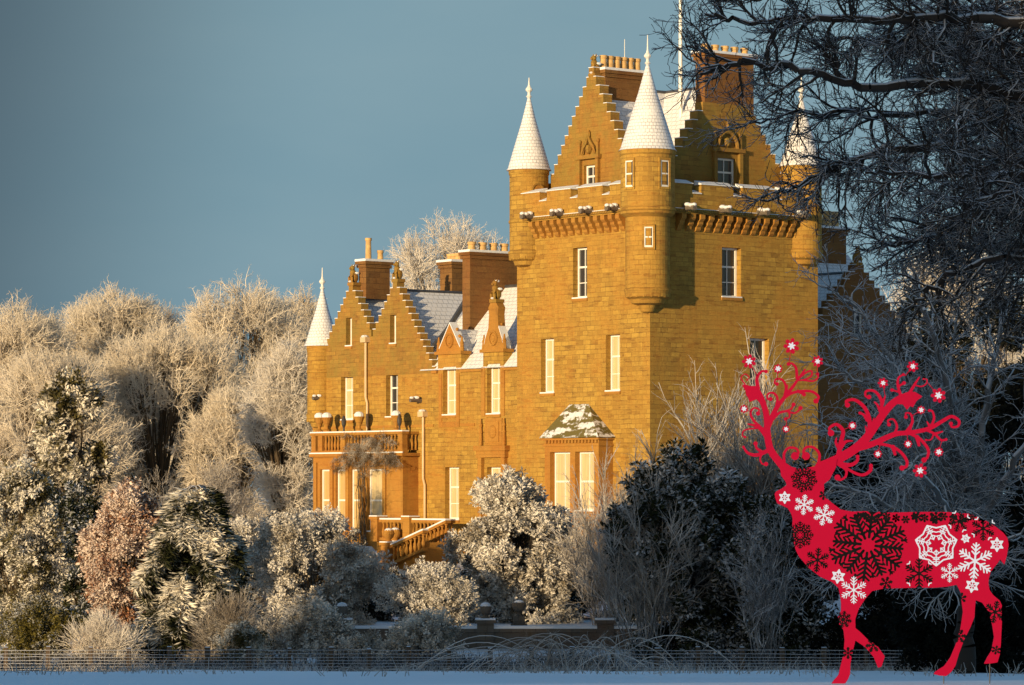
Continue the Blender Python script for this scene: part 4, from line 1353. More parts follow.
lobed('yew_tree', 'near black yew behind the body of the red reindeer', 'tree', 895, 116, 190, 400, seed=118, mats=('branch', 'leaf_black'), tmpl=LF_BUSH, nl=34, ns=3600, sl=(.35, .65), rl=(.24, .36), trunk_h=.0)
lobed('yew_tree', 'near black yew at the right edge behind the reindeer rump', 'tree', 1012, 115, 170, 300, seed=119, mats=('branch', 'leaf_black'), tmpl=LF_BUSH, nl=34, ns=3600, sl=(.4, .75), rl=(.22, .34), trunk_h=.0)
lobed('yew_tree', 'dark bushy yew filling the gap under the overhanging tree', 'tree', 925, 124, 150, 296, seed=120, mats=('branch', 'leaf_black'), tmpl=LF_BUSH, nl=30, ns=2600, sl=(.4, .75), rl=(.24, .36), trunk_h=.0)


lobed('weeping_shrub', 'wide dome shaped shrub heaped with frost below the balcony', 'shrub', 312, 129, 152, 510, seed=201, shell=.55, mats=('bark', 'leaf_frost'), tmpl=LF_FINE, nl=50, ns=3400, sl=(.3, .6), rl=(.14, .26), trunk_h=.0, droop=.7, depth=.7)
for i, (px, d, wp, top, mt, lab) in enumerate([(462, 134, 90, 578, 'leaf_green', 'dark evergreen shrub beside the garden steps'), (385, 133, 80, 578, 'leaf_green', 'dark leafy shrub at the foot of the garden steps'),
        (600, 135, 110, 560, 'leaf_green', 'dark evergreen shrub behind the twiggy thicket'), (345, 141, 110, 552, 'leaf_frost', 'frosted leafy bush close under the balcony bay'),
        (250, 140, 120, 520, 'leaf_frost', 'frosted brown bush between the drooping conifer and the house'), (150, 146, 130, 474, 'rime_grey', 'grey frosted thicket behind the russet bush'),
        (30, 146, 120, 482, 'leaf_green', 'dark evergreen bush behind the shrubs at the left edge'), (660, 132, 110, 500, 'leaf_green', 'dark evergreen bush at the foot of the tower corner')]):
    lobed('garden_shrub', lab, 'shrub', px, d, wp, top, seed=220 + i, mats=('bark', mt), tmpl=LF_FINE if 'leaf' in mt else TW_FINE, nl=22, ns=1700, sl=(.3, .65), rl=(.2, .34), trunk_h=.0, droop=.2)


# drooping conifer: tiers of fronds with hanging tips
def drooping(name, label, px, d, wpx, top, seed, mats):
    rng = np.random.default_rng(seed)
    x = (px - CX) / F * d
    z0 = gz(x, d) - .05
    H = EZ + (HY - top) / F * d - z0
    W = wpx / F * d / 2
    o = thing(name, label, 'tree', (x, d, z0), 0)
    T0, T1, ra, rb = [np.zeros(3)], [np.array([0, 0, H * .97])], [.12], [.02]
    pos, dirs, sc = [], [], []
    nb = 120
    for i in range(nb):
        h = min(1.0, (rng.integers(0, 9) + .6 + rng.normal(0, .10)) / 9)
        L = W * (1.12 - h) ** .62 * rng.uniform(.75, 1.12)
        if h > .95: L *= .7
        a = rng.uniform(0, 2 * pi)
        out_ = np.array([cos(a), sin(a), 0])
        p0 = np.array([0, 0, h * H * .96])
        p1 = p0 + out_ * L * .6 + np.array([0, 0, L * .18])
        p2 = p0 + out_ * L + np.array([0, 0, -L * rng.uniform(.25, .65)])
        P = bez(p0, p1, p2, 7)
        for j in range(6):
            T0.append(P[j]); T1.append(P[j + 1]); ra.append(.03); rb.append(.02)
            for _ in range(3 + j):
                t = rng.uniform(0, 1)
                q = P[j] + (P[j + 1] - P[j]) * t
                side = np.array([-out_[1], out_[0], 0]) * rng.normal(0, .25)
                pos.append(q + side * .35)
                dirs.append(out_ * rng.uniform(.15, .5) + side * .8 + np.array([0, 0, -rng.uniform(.7, 1.2)]))
                sc.append(rng.uniform(.55, 1.0))
    mesh_np('trunk', [prisms(T0, T1, ra, rb, 5) + (0,)], M['bark'], o)
    pos, dirs, sc = np.array(pos), norm(np.array(dirs)), np.array(sc)
    mesh_np('crown', [place(LF_NEEDLE, pos, dirs, sc, rng) + (0,)], M[mats], o)
    return o


M['leaf_droop'] = m_snowy('drooping_conifer_sprays', (0.012, 0.016, 0.006), (0.035, 0.036, 0.012), thr=0.10, soft=0.22, amount=0.97, nscale=0.8, nmix=1.8, zw=.3, snow=(0.82, 0.76, 0.65))  # frond snow tinted towards the warm sunlight
drooping('drooping_conifer', 'dark conifer with drooping snow laden fronds behind the fence', 196, 119, 160, 472, 301, 'leaf_droop')


# shrubs made of long upright shoots
def shoots(name, label, px, d, wpx, top, seed, mats, n=60, spread=.5, group=None, sub=9, rad=.018, zb=None, lean=0.0, cat='shrub'):
    rng = np.random.default_rng(seed)
    x = (px - CX) / F * d
    z0 = gz(x, d) - .05 if zb is None else zb
    H = EZ + (HY - top) / F * d - z0
    W = wpx / F * d / 2
    o = thing(name, label, cat, (x, d, z0), 0, group)
    T0, T1, ra, rb, pos, dirs, sc = [], [], [], [], [], [], []
    for i in range(n):
        a = rng.uniform(0, 2 * pi); k = rng.uniform(0, 1) ** .6
        b = np.array([cos(a), sin(a), 0]) * W * .25 * k
        e = np.array([cos(a) * W * k * rng.uniform(.8, 1.1) + lean * W, sin(a) * W * k * .8, H * rng.uniform(.62, 1.0) * (1 - .38 * k * k)])
        m_ = b + (e - b) * .5 + np.array([0, 0, H * .10]) + rng.normal(0, .04 * H, 3)
        P = bez(b, m_, e, 9)
        P[1:-1] += rng.normal(0, .012 * H, (7, 3))
        rr = np.linspace(rad * rng.uniform(.8, 1.6), rad * .4, 9)
        T0 += list(P[:-1]); T1 += list(P[1:]); ra += list(rr[:-1]); rb += list(rr[1:])
        for _ in range(sub):
            j = rng.integers(2, 8)
            q = P[j] + (P[j + 1 if j < 8 else j] - P[j]) * rng.uniform(0, 1)
            pos.append(q); dirs.append(norm(P[min(8, j + 1)] - P[j]) + rng.normal(0, .45, 3) + np.array([0, 0, .15])); sc.append(H * rng.uniform(.10, .24))
    mesh_np('stems', [prisms(T0, T1, ra, rb, 5) + (0,)], M[mats[0]], o)
    mesh_np('twigs', [place(TW_LONG, np.array(pos), norm(np.array(dirs)), np.array(sc), rng) + (0,)], M[mats[1]], o)
    return o


shoots('twiggy_thicket', 'bare twiggy thicket fanning out between the big rounded shrub and the dark evergreen', 612, 126, 130, 462, 401, ('rime_grey', 'rime_grey'), 70, sub=12)
shoots('frosted_shoots', 'pale frosted shoots springing up in front of the dark evergreen right of the tower bay', 648, 118, 130, 470, 404, ('branch_frost', 'rime_grey'), 44, sub=14)
shoots('frosted_shoots', 'pale frosted shoots standing between the dark evergreen and the neck of the red reindeer', 765, 115, 110, 505, 405, ('branch_frost', 'branch_frost'), 24, sub=12)
shoots('bare_sapling_clump', 'tall bare frosted saplings in front of the right tower wall', 705, 124, 150, 368, 402, ('rime_grey', 'rime_grey'), 46, sub=12, rad=.026)
shoots('bare_sapling_clump', 'thin bare frosted saplings below the tower window right of the corner', 775, 121, 110, 352, 403, ('rime_grey', 'rime_grey'), 36, sub=12, rad=.026)


# arching stems weighed down by snow in front of the fence
def arching(name, label, px, d, wpx, top, seed, n=46):
    rng = np.random.default_rng(seed)
    x = (px - CX) / F * d
    z0 = gz(x, d) - .03
    H = EZ + (HY - top) / F * d - z0
    W = wpx / F * d / 2
    o = thing(name, label, 'shrub', (x, d, z0), 0)
    T0, T1, ra, rb = [], [], [], []
    for i in range(n):
        bx, by = rng.normal(0, W * .3), rng.normal(0, .35)
        dx = rng.normal(0, W * .75)
        hgt = H * rng.uniform(.45, 1.25)
        P = bez(np.array([bx, by, 0]), np.array([bx + dx * .45, by, hgt * 1.9]), np.array([bx + dx, by + rng.normal(0, .3), H * rng.uniform(-.02, .25)]), 12)
        r_ = rng.uniform(.010, .017)
        T0 += list(P[:-1]); T1 += list(P[1:]); ra += [r_] * 11; rb += [r_] * 11
    mesh_np('stems', [prisms(T0, T1, ra, rb, 5) + (0,)], M['rime_grey'], o)
    k = np.random.default_rng(seed + 1).integers(0, len(T0), n * 5)
    t0, t1 = np.array(T0)[k], np.array(T1)[k]
    mesh_np('twigs', [place(TW_LONG, t0, norm(t1 - t0 + rng.normal(0, .08, t0.shape)), rng.uniform(.18, .5, len(k)), rng) + (0,)], M['rime_grey'], o)
    return o


arching('arching_bramble', 'tangle of arching bramble stems lined with snow over the fence', 575, 110.5, 205, 640, 501, 60)
arching('arching_bramble', 'small dark tuft of bramble at the foot of the fence', 372, 110.8, 60, 668, 502, 16)


# ---- large old trees with recursive branching
def grow_from(limbs, rng, levels, wander=.12):
    """limbs: list of polylines (n,3) with start/end radius; levels: (spacing, length range, angle, segments, radius ratio, droop)"""
    S0, S1, A, B, LV = [], [], [], [], []
    cur = []
    for P, r0, r1 in limbs:
        rr = np.linspace(r0, r1, len(P))
        for i in range(len(P) - 1):
            S0.append(P[i]); S1.append(P[i + 1]); A.append(rr[i]); B.append(rr[i + 1]); LV.append(0)
        cur.append((P, rr))
    for li, (sp, lr, ang, ns, rmax, grav) in enumerate(levels):
        nxt = []
        for P, rr in cur:
            seg = np.linalg.norm(np.diff(P, axis=0), axis=1)
            tot = seg.sum(); cum = np.concatenate([[0], seg.cumsum()])
            n = max(1, int(tot / sp * rng.uniform(.8, 1.2)))
            for t in rng.uniform(.10 if li else .0, 1.0, n) * tot:
                i = min(len(seg) - 1, max(0, np.searchsorted(cum, t) - 1))
                f = (t - cum[i]) / max(seg[i], 1e-6)
                p = P[i] + (P[i + 1] - P[i]) * f
                d = (P[i + 1] - P[i]) / max(seg[i], 1e-6)
                az = rng.normal(0, 1, 3); az -= d * az.dot(d); az /= np.linalg.norm(az) + 1e-9
                a = ang * rng.uniform(.6, 1.35)
                nd = d * cos(a) + az * sin(a)
                L = rng.uniform(*lr) * (1 - .45 * t / tot)
                r = min(rmax, rr[i] * .62)
                Q = [p]; q = p; dd = nd
                for s in range(ns):
                    dd = dd + rng.normal(0, wander * 2, 3) + np.array([0, 0, grav])
                    dd /= np.linalg.norm(dd)
                    q = q + dd * L / ns
                    Q.append(q)
                Q = np.array(Q); qr = np.linspace(r, max(.0045, r * .45), ns + 1)
                for s in range(ns):
                    S0.append(Q[s]); S1.append(Q[s + 1]); A.append(qr[s]); B.append(qr[s + 1]); LV.append(li + 1)
                nxt.append((Q, qr))
        cur = nxt
    return np.array(S0), np.array(S1), np.array(A), np.array(B), np.array(LV)


def old_tree(name, label, trunk, limbs, base, levels, seed, mat='branch', group=None):
    rng = np.random.default_rng(seed)
    o = thing(name, label, 'tree', base, 0, group)
    b = np.array(base)
    def smooth(P):
        P = np.array([np.array(p) - b for p in P])
        t = np.linspace(0, len(P) - 1, (len(P) - 1) * 6 + 1)
        Q = np.stack([np.interp(t, range(len(P)), P[:, k]) for k in range(3)], 1)
        for _ in range(3): Q[1:-1] = (Q[:-2] + 2 * Q[1:-1] + Q[2:]) / 4
        Q[1:-1] += rng.normal(0, .035, (len(Q) - 2, 3))
        return Q
    T = smooth(trunk[0])
    rr = np.linspace(trunk[1], trunk[2], len(T))
    mesh_np('trunk', [prisms(T[:-1], T[1:], rr[:-1], rr[1:], 10) + (0,)], M['branch'], o)
    S0, S1, A, B, LV = grow_from([(smooth(P), r0, r1) for P, r0, r1 in limbs], rng, levels)
    big = LV <= 1
    mesh_np('limbs', [prisms(S0[big], S1[big], A[big], B[big], 6) + (0,)], M[mat], o)
    sm = ~big
    mesh_np('crown', [prisms(S0[sm], S1[sm], A[sm], B[sm], 4) + (0,)], M[mat], o)
    return o


lobed('dark_bush', 'low black bush at the foot of the spreading tree behind the reindeer hooves', 'shrub', 968, 82, 150, 585, seed=121, mats=('branch', 'leaf_black'), tmpl=LF_FINE, nl=20, ns=1800, sl=(.3, .55), rl=(.3, .45), trunk_h=.0)
d0 = 56.0
A_ = lambda px, py, dd=0.0: tuple(at(px, py, d0 + dd))
tb = at(1150, 0, d0 + 1); tb = (tb.x, tb.y, gz(tb.x, tb.y) - .1)
limbs = [
    ([A_(1150, 140, 1), A_(1060, 105), A_(985, 88, -1), A_(925, 82, -1.5), A_(862, 88, -2), A_(800, 66, -2.5), A_(735, 62, -2.5), A_(700, 74, -2.5)], .13, .025),
    ([A_(1150, 215, 1), A_(1040, 165, 1), A_(960, 148, .5), A_(905, 145, 0), A_(850, 158, -.5), A_(800, 186, -1), A_(760, 200, -1.2)], .12, .016),
    ([A_(1150, 260, 1), A_(1045, 222, 2), A_(985, 212, 2), A_(935, 232, 1.5), A_(905, 246, 1), A_(880, 242, 1)], .11, .02),
    ([A_(1150, 70, 1), A_(1050, 30, 0), A_(960, 16, -1), A_(880, 22, -2), A_(810, 18, -2), A_(750, 22, -2), A_(705, 14, -2)], .12, .025),
    ([A_(1150, 180, 1), A_(1050, 185, -2), A_(980, 172, -3), A_(915, 176, -3), A_(865, 172, -3)], .10, .02),
    ([A_(1150, 300, 1), A_(1060, 260, 0), A_(990, 258, -1), A_(940, 282, -1), A_(905, 310, -1)], .10, .02),
    ([A_(1150, 40, 1), A_(1070, -20, 2), A_(960, -40, 2), A_(850, -25, 1), A_(770, -8, 1), A_(715, 0, 1)], .12, .03),
    ([A_(1150, 120, 1), A_(1080, 70, 3), A_(1000, 50, 4), A_(930, 52, 4), A_(870, 40, 3), A_(820, 40, 3)], .10, .02),
    ([A_(1150, 150, 1), A_(1060, 130, 3), A_(1000, 120, 4), A_(940, 112, 4), A_(890, 118, 4), A_(840, 112, 3), A_(785, 116, 3), A_(735, 128, 3)], .09, .014),
    ([A_(1150, 240, 1), A_(1080, 200, -2), A_(1010, 196, -3), A_(960, 205, -4), A_(930, 190, -4)], .09, .018),
]
rl_ = np.random.default_rng(88)
for k in range(9):      # limbs of the far side of the crown
    y0 = -30 + k * 38; y1 = y0 + rl_.uniform(-40, 30); e = rl_.uniform(890, 960); dd = rl_.uniform(3, 7)
    limbs.append(([A_(1150, y0 + 60, 2), A_(1075, y0 + 20, dd * .6), A_((1075 + e) / 2, (y0 + y1) / 2 + rl_.uniform(-15, 15), dd), A_(e, y1, dd)], .10, .02))
old_tree('overhanging_tree', 'bare dark tree reaching in from the top right with snow lined branches',
         ([tb, A_(1152, 420, 1), A_(1146, 250, 1), A_(1150, 110, 1), A_(1156, -60, 1)], .42, .18), limbs, tb,
         [(.17, (.8, 2.1), .75, 6, .030, -.02), (.12, (.35, .95), .7, 4, .013, .0), (.075, (.15, .42), .7, 3, .0075, .01)], 601)

rl_ = np.random.default_rng(5)
d0 = 78.0
tb = at(965, 0, d0); tb = (tb.x, tb.y, gz(tb.x, tb.y) - .1)
limbs = [
    ([A_(966, 560), A_(940, 480, -1), A_(900, 420, -1.5), A_(860, 380, -2), A_(825, 365, -2)], .10, .02),
    ([A_(966, 540), A_(930, 440, 0), A_(890, 350, 0), A_(850, 300, 0), A_(820, 285, 0)], .10, .02),
    ([A_(966, 520), A_(955, 420, -1), A_(930, 320, -2), A_(900, 260, -2), A_(880, 240, -2)], .10, .02),
    ([A_(968, 520), A_(985, 420, -1), A_(1000, 330, -1), A_(1000, 265, -1)], .10, .02),
    ([A_(970, 545), A_(1010, 470, -1), A_(1050, 400, -1), A_(1070, 330, -1)], .10, .02),
    ([A_(966, 580), A_(910, 520, -2), A_(860, 490, -3), A_(815, 480, -3), A_(790, 490, -3)], .08, .018),
    ([A_(966, 600), A_(930, 560, -3), A_(890, 545, -4), A_(850, 560, -4), A_(820, 590, -4)], .07, .016),
    ([A_(968, 590), A_(1000, 540, -3), A_(1040, 520, -3)], .07, .016),
    ([A_(966, 560), A_(945, 500, -3), A_(920, 470, -4), A_(880, 455, -4), A_(840, 430, -4), A_(800, 425, -4)], .08, .016),
    ([A_(966, 545), A_(950, 460, 2), A_(915, 400, 2), A_(870, 340, 2), A_(838, 330, 2)], .08, .018),
    ([A_(966, 530), A_(960, 430, 2), A_(950, 370, 2), A_(960, 300, 2)], .08, .018),
]
for k in range(9):
    e = rl_.uniform(805, 900); y1 = 310 + k * 24 + rl_.uniform(-12, 12); dd = rl_.uniform(-3, 3)
    limbs.append(([A_(966, 540), A_(950, 470, dd * .4), A_(920, 380 + k * 10, dd), A_((920 + e) / 2, y1 + 25, dd), A_(e, y1, dd)], .06, .014))
old_tree('spreading_tree', 'low spreading bare tree tangled with snowy twigs behind the red reindeer',
         ([tb, A_(964, 620), A_(966, 560), A_(966, 510)], .24, .14), limbs, tb,
         [(.20, (.8, 1.9), .8, 6, .026, -.015), (.17, (.35, .95), .75, 4, .013, -.02), (.15, (.18, .5), .7, 3, .009, .0)], 602, 'branch_frost')
# ------------------------------------------------------------------ unseen wood added behind the viewpoint to shade the foreground
def added_shade_wood():
    rng = np.random.default_rng(9)
    parts = []
    x = -97.0
    while x < -42.5:
        topz = 20.5 if x > -91 else 16.0
        for row, y in ((0, -25), (1, -30)):
            xx = x + row * 2.0 + rng.uniform(-.4, .4)
            h = topz + EZ - gz(xx, y) + rng.uniform(-1.2, 1.2) + (0.6 if row else 0)
            k = 500
            z = rng.uniform(0.3, h, k); a = rng.uniform(0, 2 * pi, k)
            r = 2.6 * np.minimum(1, (h - z) / (h * .22) + .1) * rng.uniform(.7, 1.15, k)
            c = np.stack([xx + r * np.cos(a), y + r * np.sin(a), gz(xx, y) + z], 1)
            d = norm(np.stack([np.cos(a), np.sin(a), np.full(k, -.3)], 1) + rng.normal(0, .3, (k, 3)))
            s = norm(np.cross(d, np.array([0, 0, 1.0])))
            parts.append(leaves(c, d * .9, s * .55) + (0,))
            zz = np.linspace(0, h * .97, 9); rr = 2.3 * np.minimum(1, (h - zz) / (h * .2))
            P = np.stack([np.full(9, xx), np.full(9, y), gz(xx, y) + zz], 1)
            parts.append(prisms(P[:-1], P[1:], rr[:-1], np.maximum(rr[1:], .05), 10) + (0,))
        x += 3.9
    o = mesh_np('added_shade_wood', parts, M['leaf_green'])
    tag(o, 'unseen dark conifer wood added behind the viewpoint to shade the lawn', 'added_shade_wood', kind='stuff')


added_shade_wood()

# ------------------------------------------------------------------ garden terrace, wall, steps
def gbuild(mb, name, mat, parent=None, smooth=False):
    return mb.build(name, M[mat], parent, smooth)


ZT = EZ - 5.02     # terrace level
TW0, TW1, TY = -7.2, 4.9, 124.0
wall = thing('terrace_wall', 'low stone retaining wall with snowy coping and ball topped piers behind the fence', 'garden wall', (0, TY, EZ - 5.9))
def wl(z): return z + .0
mb = MB()
mb.box(TW0, TW1, 0, .45, -.3, .80)
gbuild(mb, 'wall_face', 'stone_grey', wall)
mb = MB()
xs_ = [TW0 + .1, -0.95, 3.35, TW1]
for a, b in zip(xs_[:-1], xs_[1:]):
    mb.box(a + .3, b - .3, -.06, .55, .802, .93)
gbuild(mb, 'coping', 'stone_grey', wall)
mb = MB()
for a, b in zip(xs_[:-1], xs_[1:]):
    mb.box(a + .3, b - .3, -.08, .57, .932, 1.02)
gbuild(mb, 'coping_snow', 'snow', wall)
for x, ball in ((-6.1, True), (-0.95, True), (3.35, False)):
    mb = MB()
    mb.box(x - .3, x + .3, -.12, .5, -.3, 1.12)
    mb.box(x - .37, x + .37, -.19, .57, 1.122, 1.24)
    p = gbuild(mb, 'pier', 'stone_grey', wall)
    mb = MB(); mb.box(x - .36, x + .36, -.18, .56, 1.242, 1.30); gbuild(mb, 'pier_snow', 'snow', p)
    if ball:
        mb = MB()
        mb.lathe(x, .19, [(.17, 1.30), (.10, 1.36), (.09, 1.42), (.17, 1.48), (.22, 1.62), (.17, 1.78), (.08, 1.84), (.0, 1.86)], 16)
        gbuild(mb, 'ball_finial', 'stone_grey', p, True)
        mb = MB(); mb.ball((x, .19, 1.74), .19, 12, (1, 1, .7)); gbuild(mb, 'finial_snow', 'snow', p, True)
mb = MB()
mb.box(TW0, TW1, TY + .45, 139.5, ZT - .8, ZT)
ter = mb.build('terrace', M['lawn'])
tag(ter, kind='structure')

u_ = thing('garden_urn', 'dark stone urn on a pedestal in the shade beside the big rounded shrub', 'urn', (at(519, 0, 126).x, 126, ZT))
mb = MB(); mb.box(-.3, .3, -.3, .3, 0, .14); mb.box(-.22, .22, -.22, .22, .142, .42); mb.build('pedestal', M['stone_grey'], u_)
mb = MB(); mb.lathe(0, 0, [(.14, .42), (.08, .5), (.07, .56), (.20, .66), (.27, .84), (.25, .9), (.18, .93)], 16); mb.build('bowl', M['stone_grey'], u_, True)
mb = MB(); mb.ball((0, 0, .93), .18, 12, (1, 1, .5)); mb.build('urn_snow', M['snow'], u_, True)

st = thing('garden_steps', 'stone garden steps with sloping balustrades climbing from the lower garden to the house', 'steps', (OX, OY, EZ - BZ), AZ)


def rail(s0, t0, z0, s1, t1, z1, name='balustrade', w=.3, foot=0.95):
    """balustrade between two points; z is the top of the handrail"""
    mb = MB()
    a, b = Vector((t0, s0, z0 + BZ)), Vector((t1, s1, z1 + BZ))
    d = (b - a); L = hypot(d.x, d.y)
    side = Vector((-d.y, d.x, 0)).normalized() * (w / 2)
    def slab(z_lo, z_hi, k, m=0):
        sd_ = side * k
        q = [a - sd_, b - sd_, b + sd_, a + sd_]
        mb.hexa([p + Vector((0, 0, z_lo)) for p in q] + [p + Vector((0, 0, z_hi)) for p in q], m)
    slab(-.13, -.005, 1.0); slab(-foot, -foot + .13, .9)
    n = max(2, int(L / .27))
    for i in range(n):
        p = a + d * ((i + .5) / n)
        baluster(mb, p.x, p.y, p.z - foot + .11, foot - .22, .085)
    o = mb.build(name, M['stone_red'], st)
    mb = MB(); slab(-.003, .065, 1.06); mb.build('rail_snow', M['snow'], o)


def pier(s, t, z, h, ball=True, name='pier'):
    mb = MB()
    mb.box(t - .25, t + .25, s - .25, s + .25, z - h + BZ, z + BZ)
    mb.box(t - .31, t + .31, s - .31, s + .31, z + .001 + BZ, z + .13 + BZ)
    o = mb.build(name, M['stone_red'], st)
    mb = MB(); mb.box(t - .30, t + .30, s - .30, s + .30, z + .131 + BZ, z + .18 + BZ); mb.build('pier_snow', M['snow'], o)
    if ball:
        mb = MB()
        mb.lathe(t, s, [(.16, z + .18 + BZ), (.09, z + .25 + BZ), (.2, z + .36 + BZ), (.27, z + .52 + BZ), (.2, z + .68 + BZ), (.0, z + .76 + BZ)], 14)
        mb.build('ball_finial', M['stone_red'], o, True)
        mb = MB(); mb.ball((t, s, z + .62 + BZ), .22, 10, (1, 1, .7)); mb.build('finial_snow', M['snow'], o, True)


mb = MB()
mb.box(-1.0, 1.49, 11.4, 17.6, HB + BZ, -2.25 + BZ)
mb.build('landing', M['stone_red'], st)
rail(17.5, -1.0, -1.33, 12.0, -1.0, -1.33)
rail(17.5, -1.0, -1.33, 17.5, 0.5, -1.33)
pier(17.5, -1.0, -1.33, 1.0, False); pier(15.1, -1.0, -1.33, 1.0, False)
rail(11.9, -1.35, -1.33, 15.55, -1.35, -2.45, foot=.9)
rail(11.4, -3.0, -1.75, 13.8, -3.0, -2.45, foot=.9)
pier(15.75, -1.35, -2.45, 1.4); pier(14.05, -3.0, -2.45, 1.4)
mb = MB()
for k in range(9):
    mb.box(-2.85, -1.5, 11.6 + k * .42, 12.02 + k * .42, -4.0 + BZ, -2.3 - k * .155 + BZ)
for k in range(9):
    mb.box(-4.9 - k * .40, -4.5 - k * .40, 13.2, 15.6, -5.1 + BZ, -3.75 - k * .15 + BZ)
mb.box(-4.5, -1.5, 13.0, 15.9, -5.1 + BZ, -3.72 + BZ)
mb.build('stair_flight', M['stone_red'], st)
mb = MB()
for k in range(9):
    mb.box(-4.88 - k * .40, -4.52 - k * .40, 13.22, 15.58, -3.748 - k * .15 + BZ, -3.69 - k * .15 + BZ)
mb.build('step_snow', M['snow'], st)
rail(15.75, -1.6, -2.75, 15.75, -4.4, -3.35, foot=.9)
pier(15.75, -4.6, -3.35, 1.6)
pier(13.1, -4.6, -3.75, 1.4)
rail(15.95, -4.6, -3.35, 19.2, -4.9, -4.35, foot=.9)

# climbing plant on the balcony bay
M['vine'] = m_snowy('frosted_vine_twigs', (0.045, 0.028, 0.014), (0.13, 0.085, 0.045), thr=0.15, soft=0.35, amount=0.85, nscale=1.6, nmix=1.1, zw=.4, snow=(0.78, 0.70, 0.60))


def climber():
    rng = np.random.default_rng(77)
    o = thing('climbing_plant', 'bare frosted climber spreading over the balcony balustrade and bay of the house', 'climber', (OX, OY, EZ - BZ), AZ)
    T0, T1, ra = [], [], []
    pos, dirs = [], []
    for i in range(9):
        s0 = 20.75 + rng.normal(0, .22)
        P = bez(np.array([BC - .10, s0 + rng.normal(0, .1), HB + BZ]), np.array([BC - .14, s0 + rng.normal(0, .35), BZ]), np.array([BC - .22, s0 + rng.normal(0, .35), 1.9 + BZ]), 16)
        P[1:-1] += rng.normal(0, .05, (14, 3)) * np.array([.3, 1, 1])
        T0 += list(P[:-1]); T1 += list(P[1:]); ra += list(np.linspace(rng.uniform(.018, .04), .012, 15))
        for j in range(3, 16):
            if rng.uniform() < .9: pos.append(P[j]); dirs.append([rng.uniform(-.3, 0), rng.normal(0, .9), rng.normal(0, .6)])
    for i in range(48):
        sa = rng.uniform(18.2, 22.3); za = rng.uniform(1.35, 2.5) - .25 * abs(sa - 20.7) * rng.uniform(0, 1)
        se = sa + rng.choice([-1, 1]) * rng.uniform(.4, 1.3); ze = za + rng.uniform(-.6, .25)
        P = bez(np.array([BC - .26, sa, za + BZ]), np.array([BC - .34, (sa + se) / 2, (za + ze) / 2 + rng.uniform(0, .3) + BZ]), np.array([BC - .28, max(17.5, se), ze + BZ]), 10)
        P[1:-1] += rng.normal(0, .05, (8, 3)) * np.array([.3, 1, 1])
        T0 += list(P[:-1]); T1 += list(P[1:]); ra += [.013] * 9
        for j in range(0, 10):
            for _ in range(3):
                pos.append(P[j] + rng.normal(0, .06, 3) * np.array([.3, 1, 1])); dirs.append([rng.uniform(-.4, 0), rng.normal(0, .9), rng.normal(-.35, .6)])
    mesh_np('stems', [prisms(T0, T1, ra, ra, 5) + (0,)], M['bark'], o)
    pos, dirs = np.array(pos), norm(np.array(dirs))
    mesh_np('twigs', [place(TW_RIME, pos, dirs, rng.uniform(.14, .34, len(pos)), rng) + (0,)], M['vine'], o)


climber()

# ------------------------------------------------------------------ wire fence along the lawn
M['post'] = m_snowy('weathered_fence_posts', (0.07, 0.05, 0.035), (0.12, 0.085, 0.055), thr=.7, soft=.2, amount=.9)
M['wire'] = m_snowy('frosted_fence_wire', (0.20, 0.20, 0.21), (0.34, 0.34, 0.35), thr=.1, soft=.5, amount=.75, rime=.22)
fence = thing('wire_fence', 'low frosted wire mesh fence on dark posts along the edge of the lawn', 'fence', (0, 111.5, gz(0, 111.5)))
rng = np.random.default_rng(31)
FX0, FX1 = -17.6, 19.2
k = 0
x = FX0
first = None
while x < FX1:
    mb = MB()
    hh = .78 + rng.uniform(-.04, .05); w_ = rng.uniform(.06, .085); tl_ = rng.normal(0, .02)
    mb.hexa([(x - w_, -.05, -.1), (x + w_, -.05, -.1), (x + w_, .05, -.1), (x - w_, .05, -.1), (x - w_ + tl_, -.045, hh), (x + w_ + tl_, -.045, hh), (x + w_ + tl_, .045, hh + .02), (x - w_ + tl_, .045, hh + .02)])
    mb.build('post', M['post'], fence)
    x += 1.33 + rng.normal(0, .05)
S0, S1 = [], []
segn = 60
for z in (.08, .18, .28, .38, .48, .59, .71):
    X = np.linspace(FX0 - .3, FX1 + .3, segn); Z = z + rng.normal(0, .008, segn)
    P = np.stack([X, np.full(segn, -.065), Z], 1)
    S0 += list(P[:-1]); S1 += list(P[1:])
v1 = prisms(S0, S1, .0085, .0085, 4)
X = np.arange(FX0, FX1, .16)
P0 = np.stack([X, np.full(len(X), -.07), np.full(len(X), .02)], 1); P1 = P0 + np.array([0, 0, .70]) + rng.normal(0, .015, (len(X), 3)) * np.array([1, 0, 1])
v2 = prisms(P0, P1, .0032, .0032, 3)
mesh_np('wire_mesh', [v1 + (0,), v2 + (0,)], M['wire'], fence)

